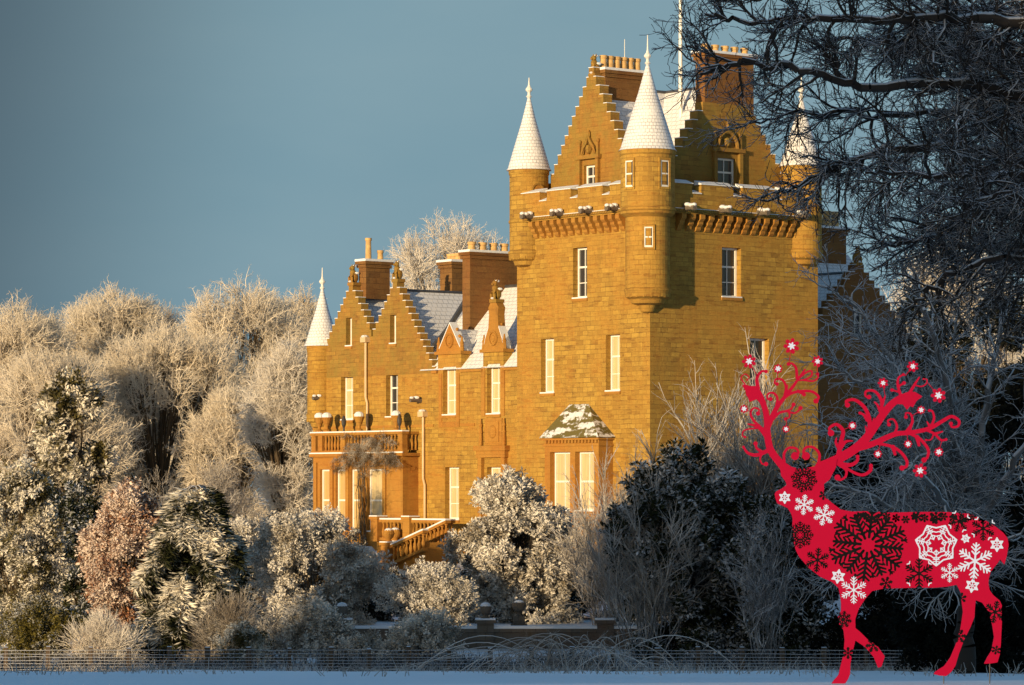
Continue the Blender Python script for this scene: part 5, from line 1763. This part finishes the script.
# tufts of frosted grass along the fence and on the lawn edge
def tufts():
    rng = np.random.default_rng(41)
    n = 7500
    x = rng.uniform(-18, 19, n); y = 111.4 + rng.normal(0, .9, n) + (rng.uniform(0, 1, n) < .4) * rng.uniform(-52, 0, n)
    x[:700] = rng.uniform(2.5, 16, 700); y[:700] = rng.uniform(58, 110, 700)
    keep = np.sin(x * 1.7) + np.sin(x * .53 + 1) + rng.normal(0, .8, n) > 0
    x, y = x[keep], y[keep]; n = len(x)
    z = np.array([gz(a, b) for a, b in zip(x, y)])
    p = np.stack([x, y, z], 1)
    d = norm(np.stack([rng.normal(0, .5, n), rng.normal(0, .5, n), np.ones(n)], 1))
    L = rng.uniform(.08, .34, n)[:, None]
    o = mesh_np('frosted_grass', [prisms(p, p + d * L * .6, .010, .008, 3) + (0,), prisms(p + d * L * .6, p + d * L + rng.normal(0, .06, (n, 3)), .008, .004, 3) + (0,)], M['rime_grey'])
    tag(o, 'frosted grass blades poking through the snow along the fence', 'grass', kind='stuff')


tufts()


def shade_band_grass():  # dark grass added in place of the shade behind the fence
    rng = np.random.default_rng(43)
    n = 9000
    x = rng.uniform(-19, 20, n); y = rng.uniform(112.0, 115.5, n)
    keep = np.sin(x * 1.1) * .6 + np.sin(x * .37 + 2) + rng.normal(0, .9, n) > -.5
    x, y = x[keep], y[keep]; n = len(x)
    p = np.stack([x, y, np.array([gz(a, b) for a, b in zip(x, y)])], 1)
    d = norm(np.stack([rng.normal(0, .35, n), rng.normal(0, .35, n), np.ones(n)], 1))
    L = rng.uniform(.2, .62, n)[:, None] * (0.6 + .4 * np.sin(x * .8)[:, None] ** 2)
    o = mesh_np('shade_band_grass', [prisms(p, p + d * L * .6, .014, .012, 3) + (0,), prisms(p + d * L * .6, p + d * L + rng.normal(0, .14, (n, 3)), .012, .006, 3) + (0,)], M['bracken'])
    tag(o, 'added band of dark winter grass standing in for the shade behind the wire fence', 'rough grass', kind='stuff')


M['bracken'] = m_snowy('shade_dark_bracken', (0.025, 0.02, 0.013), (0.06, 0.045, 0.028), thr=0.42, soft=0.4, amount=0.8, rime=0.03, nscale=0.9, nmix=1.0, zw=.5)  # dark base carries the shade behind the fence, under the frost
shade_band_grass()

# ------------------------------------------------------------------ overlaid reindeer graphic, added as a red cut-out on the lawn
DD = 35.0
DS = DD / F                # metres per unit of the drawing
RX0, RY0, RX1, RY1, RS = 732, 332, 1016, 690, 6
GW, GH = (RX1 - RX0) * RS, (RY1 - RY0) * RS


class Sheet:
    def __init__(self): self.a = np.zeros((GH, GW), bool)
    def win(self, x0, y0, x1, y1):
        i0, i1 = max(0, int((x0 - RX0) * RS)), min(GW, int((x1 - RX0) * RS) + 2)
        j0, j1 = max(0, int((y0 - RY0) * RS)), min(GH, int((y1 - RY0) * RS) + 2)
        X = RX0 + (np.arange(i0, i1) + .5) / RS; Y = RY0 + (np.arange(j0, j1) + .5) / RS
        return i0, i1, j0, j1, X[None, :], Y[:, None]
    def poly(self, pts, val=True):
        xs_, ys_ = [p[0] for p in pts], [p[1] for p in pts]
        i0, i1, j0, j1, X, Y = self.win(min(xs_), min(ys_), max(xs_), max(ys_))
        ins = np.zeros((j1 - j0, i1 - i0), bool)
        for (xa, ya), (xb, yb) in zip(pts, pts[1:] + pts[:1]):
            if ya == yb: continue
            c = ((ya > Y) != (yb > Y)) & (X < (xb - xa) * (Y - ya) / (yb - ya) + xa)
            ins ^= c
        self.a[j0:j1, i0:i1][ins] = val
    def seg(self, a, b, wa, wb, val=True):
        m = max(wa, wb) / 2 + .5
        i0, i1, j0, j1, X, Y = self.win(min(a[0], b[0]) - m, min(a[1], b[1]) - m, max(a[0], b[0]) + m, max(a[1], b[1]) + m)
        if i1 <= i0 or j1 <= j0: return
        dx, dy = b[0] - a[0], b[1] - a[1]
        t = np.clip(((X - a[0]) * dx + (Y - a[1]) * dy) / max(dx * dx + dy * dy, 1e-9), 0, 1)
        dist = np.hypot(X - a[0] - t * dx, Y - a[1] - t * dy)
        self.a[j0:j1, i0:i1][dist <= (wa + (wb - wa) * t) / 2] = val
    def disc(self, c, r, val=True): self.seg(c, c, 2 * r, 2 * r, val)
    def stroke(self, pts, w0, w1, val=True, ball=0):
        """smooth tapered stroke through the points, optionally ending in a round bud"""
        P = np.array(pts, float)
        t = np.linspace(0, len(P) - 1, (len(P) - 1) * 8 + 1)
        Q = []
        for u in t:       # Catmull-Rom
            i = min(int(u), len(P) - 2); f = u - i
            p0, p1, p2, p3 = P[max(i - 1, 0)], P[i], P[i + 1], P[min(i + 2, len(P) - 1)]
            Q.append(.5 * (2 * p1 + (p2 - p0) * f + (2 * p0 - 5 * p1 + 4 * p2 - p3) * f * f + (3 * p1 - p0 - 3 * p2 + p3) * f ** 3))
        n = len(Q) - 1
        for i in range(n):
            self.seg(Q[i], Q[i + 1], w0 + (w1 - w0) * i / n, w0 + (w1 - w0) * (i + 1) / n, val)
        if ball: self.disc(Q[-1], ball, val)
    def flake(self, c, r, arms=6, rot=0.0, w=.12, style=0, val=True):
        """snow crystal: arms with barbs"""
        for k in range(arms):
            a = rot + 2 * pi * k / arms
            def pt(d, s): return (c[0] + r * (d * sin(a) + s * cos(a)), c[1] - r * (d * cos(a) - s * sin(a)))
            if style == 0:      # barbed arms
                self.seg(pt(.0, 0), pt(1, 0), r * w, r * w * .9, val)
                for d, l in ((.34, .26), (.56, .30), (.78, .20)):
                    for q in (-1, 1): self.seg(pt(d, 0), pt(d + l * .75, q * l * .8), r * w * .85, r * w * .75, val)
            elif style == 1:    # star outline with spokes
                self.seg(pt(.12, 0), pt(.95, 0), r * w * .7, r * w * .7, val)
                a2 = pi / arms
                m_ = (.55 * cos(a2), .55 * sin(a2))
                for q in (-1, 1):
                    self.seg(pt(.98, 0), pt(m_[0], q * m_[1]), r * w, r * w, val)
                    self.seg(pt(.35, 0), pt(.62, q * .16), r * w * .7, r * w * .7, val)
                    self.seg(pt(.72, 0), pt(.72, q * .13), r * w * .7, r * w * .7, val)
            elif style == 2:    # lace
                self.seg(pt(.16, 0), pt(1, 0), r * w * .6, r * w * .6, val)
                for d, l in ((.3, .2), (.5, .26), (.7, .26), (.86, .16)):
                    for q in (-1, 1): self.seg(pt(d, 0), pt(d + l * .6, q * l * .75), r * w * .6, r * w * .5, val)
                a2 = pi / arms
                self_ = (cos(a2), sin(a2))
                self.seg(pt(.28 * self_[0], .28 * self_[1]), pt(.9 * self_[0], .9 * self_[1]), r * w * .55, r * w * .55, val)
                for d, l in ((.45, .16), (.68, .16)):
                    for q in (-1, 1):
                        b = (d * self_[0], d * self_[1]); e = ((d + l * .7) * self_[0] - q * l * .6 * self_[1], (d + l * .7) * self_[1] + q * l * .6 * self_[0])
                        self.seg(pt(*b), pt(*e), r * w * .5, r * w * .45, val)
    def loops(self):
        """smooth contour loops of the drawing"""
        g = np.pad(self.a.astype(np.float32), 2)
        for _ in range(2):
            g = (g + np.roll(g, 1, 0) + np.roll(g, -1, 0)) / 3; g = (g + np.roll(g, 1, 1) + np.roll(g, -1, 1)) / 3
        g -= .5001
        s = g > 0
        code = s[:-1, :-1] * 1 + s[:-1, 1:] * 2 + s[1:, 1:] * 4 + s[1:, :-1] * 8
        J, I = np.nonzero((code > 0) & (code < 15))
        nxt = {}
        T = {1: [(3, 0)], 2: [(0, 1)], 3: [(3, 1)], 4: [(1, 2)], 5: [(3, 0), (1, 2)], 6: [(0, 2)], 7: [(3, 2)], 8: [(2, 3)], 9: [(2, 0)], 10: [(0, 1), (2, 3)], 11: [(2, 1)], 12: [(1, 3)], 13: [(1, 0)], 14: [(0, 3)]}
        def key(j, i, e):
            return (j, i, 0) if e == 0 else (j, i + 1, 1) if e == 1 else (j + 1, i, 0) if e == 2 else (j, i, 1)
        for j, i in zip(J.tolist(), I.tolist()):
            for a, b in T[int(code[j, i])]: nxt[key(j, i, a)] = key(j, i, b)
        def xy(kk):
            j, i, o = kk
            if o == 0: u, v = g[j, i], g[j, i + 1]; return (i + u / (u - v), j)
            u, v = g[j, i], g[j + 1, i]; return (i, j + u / (u - v))
        res = []
        while nxt:
            s0, cur = nxt.popitem(); L = [s0]
            while cur != s0:
                L.append(cur)
                c2 = nxt.pop(cur, None)
                if c2 is None: break
                cur = c2
            P = np.array([xy(q) for q in L])
            if len(P) < 14: continue
            P = (np.roll(P, 1, 0) + 2 * P + np.roll(P, -1, 0)) / 4
            ar = .5 * np.sum(P[:, 0] * np.roll(P[:, 1], -1) - P[:, 1] * np.roll(P[:, 0], -1))
            P = P[::3] if len(P) > 40 else P[::2]
            X = RX0 + (P[:, 0] - 1.5) / RS; Y = RY0 + (P[:, 1] - 1.5) / RS
            res.append((ar / RS / RS, np.stack([X, Y], 1)))
        return res


def sheet_mesh(sh, name, mat, parent, y, half, keep=None):
    """cut the drawing out of a plate: half thickness, centred at depth y"""
    lp = sh.loops()
    big = max(lp, key=lambda q: abs(q[0]))
    sg = 1 if big[0] > 0 else -1
    cu = bpy.data.curves.new(name, 'CURVE')
    cu.dimensions = '2D'; cu.fill_mode = 'BOTH'; cu.extrude = half
    for ar, P in lp:
        if ar * sg > 0 and P is not big[1] and (keep == 'largest' or (keep == 'legs' and P[:, 1].mean() < 592)): continue      # loose islands are not part of the plate
        sp = cu.splines.new('POLY')
        sp.points.add(len(P) - 1)
        co = np.zeros((len(P), 4), np.float32); co[:, 0] = (P[:, 0] - 838) * DS; co[:, 1] = (684 - P[:, 1]) * DS; co[:, 3] = 1
        sp.points.foreach_set('co', co.ravel()); sp.use_cyclic_u = True
    ob = bpy.data.objects.new(name, cu)
    C.objects.link(ob)
    dg = bpy.context.evaluated_depsgraph_get()
    me = bpy.data.meshes.new_from_object(ob.evaluated_get(dg))
    bpy.data.objects.remove(ob); bpy.data.curves.remove(cu)
    co = np.zeros(len(me.vertices) * 3, np.float32); me.vertices.foreach_get('co', co)
    co = co.reshape(-1, 3); co = np.stack([co[:, 0], co[:, 2] + y, co[:, 1]], 1)
    me.vertices.foreach_set('co', co.ravel().astype(np.float32))
    me.materials.clear(); me.materials.append(mat)
    me.update()
    me.name = name
    return link(name, me, parent)


M['red'] = m_plain('red_enamel', (0.32, 0.0008, 0.030), 0.7)
M['red'].node_tree.nodes['Principled BSDF'].inputs['Specular IOR Level'].default_value = 0.08
M['inlay'] = m_plain('charcoal_inlay', (0.005, 0.006, 0.008), 0.9, var=0.6, vscale=14)
M['inlay'].node_tree.nodes['Principled BSDF'].inputs['Specular IOR Level'].default_value = 0.05
M['enamel'] = m_plain('white_enamel', (0.43, 0.53, 0.80), 0.6)
dz = gz(at(838, 0, DD).x, DD)
deer = thing('reindeer_graphic', 'overlaid reindeer graphic built as a flat red cut-out with curly antlers and snowflake patterns', 'reindeer figure',
             (at(838, 0, DD).x, DD, EZ + (HY - 684) / F * DD))
body = [(774.5, 493.9), (776, 491.5), (782, 488.3), (786.5, 485), (785.6, 481.6), (781, 475.7), (780.3, 470), (777.5, 462), (783, 461), (791.5, 466.8), (798, 468.3), (806, 468), (813.8, 466.3), (822, 463.5), (837, 459), (836, 467), (829.6, 479.6), (823.8, 484),
        (824.2, 490), (825.4, 497), (831.8, 502.7), (840.6, 509.5), (852, 511.6), (870, 511), (890, 512.5), (920, 511.8), (947.8, 512), (970, 513.8), (983, 519), (996, 527), (1003, 532.5), (1007.3, 538), (1008.5, 544.6), (1006.8, 555), (1004.3, 564.6), (1002.2, 562), (1000, 559.4),
        (997.5, 563), (994.3, 567), (990.5, 572), (988.7, 578.3), (988.3, 584), (989.5, 590), (993, 595), (999.5, 600.5), (1001.6, 605), (1001.8, 620.4), (1000.7, 643.9), (999.8, 654), (997.3, 662.3), (991, 663.4), (983.9, 663.7), (987.2, 657.3), (991.4, 650.6), (994, 637),
        (992.3, 625.4), (988.9, 612), (982.2, 602.7), (975.5, 600.2), (974.8, 608), (974.3, 617), (970.4, 627), (963.7, 640.5), (958.7, 654), (955.3, 665.7), (951, 672), (946, 676), (939, 675.4), (933.5, 674), (935.2, 671.6), (944.4, 665.7), (950.3, 657.3), (955.3, 645.5), (960.4, 628.8),
        (962.9, 612), (961.4, 600), (960.4, 591.8), (956.7, 584.8), (947, 586.6), (935, 587.6), (910, 587.8), (893, 588.3), (883.8, 588.5), (872, 591), (865.4, 598.5), (858.7, 608.6), (855.2, 619), (855.3, 627.9), (860.3, 632), (867, 638.8), (877, 645.5), (884.7, 656.4), (882.6, 663), (881.3, 666.5), (878, 667.8),
        (873.8, 657.3), (865.4, 647.2), (855.3, 640.5), (852.8, 650.5), (850.3, 664), (850, 674), (848, 679), (845.2, 683.3), (838, 684), (831, 684.1), (833.5, 680.5), (838.5, 674.9), (840.2, 667.3), (843.6, 654), (844.6, 640), (843.5, 630), (839, 624), (838, 617), (841, 611), (841, 603), (840.2, 596), (838.5, 588),
        (832, 582), (820, 576.7), (808.5, 567.7), (798.9, 556.5), (795.7, 550), (793.5, 542), (792.3, 530), (792.5, 518), (790.9, 513.2), (787.7, 508.3), (782, 505.5), (777.2, 503.5), (775.6, 499)]
sh = Sheet()
sh.poly(body)
# openwork snow crystals, each backed by a dark inlay
inlays = []
for c, r, n_, rot, w_, stl in [((804, 479), 13.5, 8, .2, .13, 2), ((800, 535), 13.5, 8, .0, .13, 2), ((817.5, 560), 12, 6, .1, .13, 0), ((917.3, 517), 6, 6, .2, .16, 0), ((936, 517), 7, 6, 0, .16, 0), ((959, 521.5), 10.5, 6, .3, .13, 0),
                               ((983, 528.5), 12, 6, 0, .13, 0), ((919, 573.5), 15, 6, 0, .12, 0), ((886, 583), 6.5, 6, .3, .15, 0), ((961, 598), 5.5, 6, .2, .16, 0), ((959, 636), 7, 6, .5, .15, 0), ((995, 612), 11, 6, .2, .14, 0), ((996, 650), 4.5, 6, .2, .18, 0),
                               ((843, 619.5), 8.5, 8, .2, .14, 0), ((848, 653), 6, 6, 0, .15, 0), ((873, 645), 7.5, 6, .4, .15, 0), ((824, 495), 5, 6, .2, .18, 0)]:
    sh.flake(c, r, n_, rot, w_, stl, False)
    s_ = Sheet(); s_.flake(c, r + .6, n_, rot, w_ + .09, stl); inlays.append(s_)
s_ = Sheet(); s_.disc((868, 545), 40); inlays.append(s_)
for k in range(12):      # the large lace crystal on the flank
    a = 2 * pi * k / 12 + .12
    c0 = (868, 545)
    R_ = 39.0 if k % 2 == 0 else 35.0
    pt = lambda d, s: (c0[0] + R_ * (d * sin(a) + s * cos(a)), c0[1] - R_ * .93 * (d * cos(a) - s * sin(a)))
    sh.seg(pt(.22, 0), pt(.99, 0), 2.8, 2.5, False)
    for d, l in ((.34, .085), (.47, .13), (.60, .165), (.73, .19), (.86, .15)):
        for q in (-1, 1): sh.seg(pt(d, 0), pt(d + l * .75, q * l * .92), 2.4, 2.0, False)
    a += pi / 12
    sh.seg(pt(.62, 0), pt(.70, 0), 1.6, 1.6, False); sh.seg(pt(.88, 0), pt(1.0, 0), 2.6, 1.8, False)
    sh.disc(pt(.40, 0), 1.1, False)
    for q in (-1, 1): sh.seg(pt(.93, 0), pt(1.0, q * .07), 1.5, 1.3, False)
for k in range(14):      # small openings along the back and belly
    x = 858 + k * 9.5
    c = (x, 516.5 + (k % 3) * 1.5)
    sh.flake(c, 4.2, 6, .3 * k, .2, 0, False)
    s_ = Sheet(); s_.disc(c, 4.8); inlays.append(s_)
sheet_mesh(sh, 'body', M['red'], deer, 0.0, .014)
inner_ = Sheet(); inner_.poly(body); inner_ = inner_.a
for _ in range(2):
    inner_ = inner_ & np.roll(inner_, 1, 0) & np.roll(inner_, -1, 0) & np.roll(inner_, 1, 1) & np.roll(inner_, -1, 1)
for k, s_ in enumerate(inlays):
    s_.a &= inner_
    if s_.a.any(): sheet_mesh(s_, 'dark_snowflake', M['inlay'], deer, 0.003 + .0004 * (k % 5), .007)


la = Sheet()
la.stroke([(789, 473), (778.4, 461), (771, 450.7), (768.3, 441), (767.2, 429.7), (767, 420.5), (765, 408.8), (760.5, 398.6), (755, 392)], 8, 5)
la.poly([(742, 385), (745, 384.2), (750, 386), (755.5, 386), (760, 390), (763, 395), (766, 402), (767.5, 412), (767, 421), (764, 420), (763, 412), (760.5, 404), (757, 399.5), (752, 401), (749.5, 402), (748, 397.5), (746, 395), (745.5, 391)])
la.stroke([(767, 428), (770, 421), (773.5, 414), (777.5, 406.5), (785.5, 396), (793.4, 386), (798.5, 378.5), (805, 369.4)], 6.5, 1.6)
for pts, w0, w1, bl in [([(798.5, 378.5), (806, 372.5), (811.5, 371), (811.3, 376), (805, 379.5), (799, 380.5)], 2, 1.5, 0), ([(797, 378), (796, 368), (792, 363.5), (788.5, 364)], 3, 1.5, 1.9), ([(803, 380), (813, 381), (818, 377.5), (817.5, 374)], 2, 1.2, 1.7),
                        ([(784, 398), (792, 393), (804, 391), (813, 392), (818.5, 397), (816, 401)], 3, 2.4, 2.6), ([(798, 391), (804, 394.5)], 3, 2, 2), ([(784.6, 396), (786, 387), (782.5, 380), (776.5, 379), (774.5, 382.8), (777, 384)], 2.8, 1.3, 1.9), ([(786, 393), (787.5, 385)], 3.4, 1, 0),
                        ([(775, 411), (777.5, 399), (773.5, 393), (768, 394), (767.5, 399), (770.5, 399)], 2.8, 1.3, 2.1), ([(772, 420), (779, 413), (786, 411), (791, 409), (793.5, 404.5)], 3, 1.6, 2), ([(786, 411), (795, 413), (800.5, 408)], 2.2, 1.4, 2.1), ([(789, 412), (789.5, 417), (785.5, 419)], 1.8, 1.2, 1.7),
                        ([(764, 430), (754, 421), (750.5, 413), (754, 408), (759, 409.5), (758, 413.5)], 2.8, 1.3, 2.2), ([(766, 436), (758, 427), (748, 424)], 4.5, 1.5, 0), ([(759, 428), (749, 429), (743.5, 431), (742.5, 435.5), (745, 437)], 1.6, 1, 1.3),
                        ([(769, 450), (757, 455), (748, 453), (743.5, 447)], 4.5, 2, 1.4), ([(764, 453), (757, 448.5), (755.5, 443.5)], 3.2, 2, 2.2), ([(763, 452), (760, 459), (762.5, 464), (766, 464)], 2, 1.2, 2.2),
                        ([(784.5, 463), (784, 454), (788.5, 448), (796, 448.5), (798.5, 453), (795, 456)], 2.6, 2.2, 4), ([(758, 388), (757, 378), (761.5, 371.5), (766, 371.5)], 4, 1.6, 1.9), ([(745, 384), (741, 378), (745, 374), (749, 377), (747, 380)], 1.2, .9, .9)]:
    la.stroke(pts, w0, w1, True, bl)
sheet_mesh(la, 'antler', M['red'], deer, 0.004, .012, 'largest')

ra_ = Sheet()
ra_.stroke([(820, 467), (837.5, 459.3), (855, 448.8), (866.4, 438), (875, 426), (884.8, 412), (893, 403), (903, 397), (912, 395)], 10, 6)
ra_.poly([(889, 407), (893, 400), (899, 395.5), (907, 392), (915, 391.8), (922.5, 396.5), (916.5, 401), (913, 407.5), (910, 406), (907, 410), (903, 404.5), (896, 404)])
ra_.stroke([(858, 448), (868, 445.5), (878, 441.5), (890, 436), (898, 433.5), (910.7, 432.5), (929, 428.5), (943.4, 420.5), (951.6, 416.5), (958.7, 420.5), (958, 426), (952, 427), (951, 423.6)], 6.5, 1.7, True, 2)
for pts, w0, w1, bl in [([(838, 458), (841, 442), (843, 431), (836.5, 424.5), (829.5, 428), (831, 433)], 5, 2, 3.2), ([(840, 450), (836, 443), (836.5, 438)], 4, 1.2, 0), ([(841, 447), (846, 441.5), (852.5, 441)], 4.5, 1.2, 0), ([(869, 435), (869.5, 420), (864.5, 407.5), (855, 400), (846.5, 401), (847.5, 405)], 4.5, 2.4, 2.6),
                        ([(867.5, 420), (864, 415), (860, 413)], 4, 1.5, 1.6), ([(872, 430), (874, 418)], 5, 1, 0), ([(868, 436), (865.5, 426)], 4, 1, 0), ([(881, 414), (881.5, 401), (875, 391.5), (866.5, 391), (865.5, 396), (869, 397)], 3.6, 1.5, 2.3), ([(882, 404), (885.5, 395.5)], 4, 1, 0), ([(880, 411), (877.5, 405), (874.5, 402)], 3, 1.5, 0),
                        ([(901, 396), (898, 386), (898.5, 378), (903.5, 374.5)], 3.2, 1.5, 1.5), ([(899, 386), (904, 383)], 2.4, 1.5, 2), ([(899, 392), (892, 390)], 2, 1.5, 1.8), ([(909, 394), (915, 384), (919.5, 377)], 3.6, 1.2, 0), ([(915, 385), (921, 386.5), (926, 384), (927, 379.5), (923.5, 379)], 1.5, 1, 1),
                        ([(893, 436), (897, 427), (893.5, 419.5), (888, 420.5), (889, 424.5)], 2.8, 1.3, 2), ([(905, 433), (912, 423), (911, 414.5), (906, 413), (906, 417)], 2.8, 1.3, 1.9), ([(910, 429), (913.5, 421)], 3, 1, 0), ([(930, 428), (934, 419), (932.5, 411.5), (929.5, 410.5)], 2.8, 1.5, 1.6), ([(930, 427), (927, 421.5)], 3, 1, 0),
                        ([(875, 443), (890, 446), (900, 451.5), (906.5, 460), (906.5, 466), (902, 468)], 3, 3, 2.6), ([(893, 447), (895, 454)], 4.5, 2.5, 1.6), ([(909, 433), (920, 439), (928, 449), (927.5, 457), (924, 460)], 3.2, 2.6, 2.6), ([(917, 437), (919, 445)], 4.5, 2.5, 1.6),
                        ([(925, 429.5), (934, 433.5), (941, 440), (946, 439.5)], 2.8, 2, 1.5), ([(934, 434), (942.5, 431.5)], 3, 1.4, 0), ([(934, 433.5), (931, 439.5), (926, 440)], 1.6, 1.2, 1.2), ([(836, 463), (850, 465), (857, 461), (857.6, 456.5)], 4.5, 2.6, 1.8), ([(840, 463), (851, 471), (862, 475), (870, 471), (871, 465.5)], 2.4, 3.6, 1.8),
                        ([(839, 465), (846, 470), (845.5, 476.5), (840, 480), (837.5, 477.5)], 2.6, 2, 3), ([(817.5, 466), (819.5, 455), (814.5, 448), (807, 447), (803.5, 451.5), (806, 456)], 2.8, 2.4, 4)]:
    ra_.stroke(pts, w0, w1, True, bl)
sheet_mesh(ra_, 'antler', M['red'], deer, 0.007, .012, 'largest')

# small snow-crystal ornaments fixed to the antler tips by thin rods
for c, r, tip in [((749, 361.4), 8, (757.5, 376)), ((791.5, 346), 9, (789, 363)), ((817.5, 361.4), 6.5, (817, 374)), ((778, 368.7), 5, (777, 380)), ((744, 408.8), 4.5, (751, 412)), ((786, 429), 4, (787, 417)),
                  ((852.4, 425.7), 4.5, (843, 430)), ((883, 383), 6, (885, 396)), ((877.8, 454), 4.5, (880, 445)), ((912.7, 366.4), 6.5, (905, 376)), ((938.3, 395.4), 8.5, (927, 382)), ((921, 410), 4.5, (912, 416)), ((908, 444), 4.5, (907, 434)), ((938.7, 452), 5, (942, 440)), ((920, 470.6), 8, (924, 460))]:
    r *= .86
    s_ = Sheet()
    if r > 4.7:
        for k in range(7): s_.flake(c, r, 7, .2, .17, 0)
        s_.disc(c, r * .5)
    else:
        s_.disc(c, r * .8)
        for k in range(8):
            a = 2 * pi * k / 8; s_.disc((c[0] + r * .85 * cos(a), c[1] + r * .85 * sin(a)), r * .26)
    s_.seg(c, tip, .55, .55)
    o = sheet_mesh(s_, 'hanging_snowflake', M['red'], deer, 0.002, .010, 'largest')
    s_ = Sheet()
    rr_ = r * (.42 if r > 4.7 else .62)
    s_.flake(c, rr_, 6, .3, .2, 0)
    for k in range(6):
        a = 2 * pi * k / 6 + .3; s_.disc((c[0] + rr_ * sin(a), c[1] - rr_ * cos(a)), r * .09)
    sheet_mesh(s_, 'white_crystal', M['enamel'], o, -0.0095, .003)

for c, r, n_, rot, w_, stl in [((784.6, 497.5), 6, 6, 0, .17, 1), ((804, 504.7), 10, 6, .1, .11, 0), ((824, 515), 10.5, 6, .25, .11, 0), ((974.7, 561), 18, 6, .08, .10, 0), ((949.4, 572.7), 9.5, 6, 0, .09, 0), ((965.4, 538.5), 4.5, 6, .3, .2, 1),
                               ((996.7, 544.6), 7, 6, 0, .16, 1), ((972, 585.5), 7, 6, .15, .16, 1), ((838, 576.4), 7, 6, .15, .16, 1), ((853.6, 590), 13.5, 6, 0, .085, 0)]:
    s_ = Sheet(); s_.flake(c, r, n_, rot, w_, stl)
    sheet_mesh(s_, 'white_snowflake', M['enamel'], deer, -0.0165, .003)
s_ = Sheet()
for k in range(7):      # ornate star crystal
    a = 2 * pi * k / 7 + pi / 7
    c0 = (936, 544.6); r = 21
    pt = lambda d, s: (c0[0] + r * (d * sin(a) + s * cos(a)), c0[1] - r * (d * cos(a) - s * sin(a)))
    a2 = pi / 7
    for d, w_ in ((1.0, 1.5), (.74, 1.1), (.5, 1.0)):
        for q in (-1, 1): s_.seg(pt(d, 0), pt(d * .80 * cos(a2), q * d * .80 * sin(a2)), w_, w_)
    s_.seg(pt(.26, 0), pt(.98, 0), 1.0, 1.0)
    for q in (-1, 1):
        for d in (.6, .7, .8, .9): s_.seg(pt(d, 0), pt(d + .02, q * .15), .75, .75)
        s_.seg(pt(.27, 0), pt(.40, q * .13), .9, .9)
sheet_mesh(s_, 'white_snowflake', M['enamel'], deer, -0.0165, .003)
s_ = Sheet()
for c, rads, rot in [((919, 573.5), 14, .0), ((959, 521.5), 9.5, .3), ((983, 528.5), 11, .2)]:
    for k in range(4):
        a = rot + pi / 4 + pi / 2 * k
        if rads == 14 and k in (1, 2): pass
        p = (c[0] + rads * sin(a), c[1] - rads * cos(a)); tdir = (cos(a), sin(a)); nd = (sin(a), -cos(a))
        for q in (-1, 1): s_.seg(p, (p[0] + q * 2.0 * tdir[0] + 1.6 * nd[0] * .8, p[1] + q * 2.0 * tdir[1] + 1.6 * nd[1] * .8), 1.2, 1.0)
sheet_mesh(s_, 'white_chevrons', M['enamel'], deer, -0.0165, .003)
# steel pins that hold the plate upright in the frozen lawn
for px, py in ((841, 680), (944, 672), (990, 660)):
    mb = MB()
    x = (px - 838) * DS; zt = (684 - py) * DS
    mb.tube([(x, .02, zt), (x, .02, -.25)], .006, 6)
    mb.build('ground_pin', M['iron'], deer)
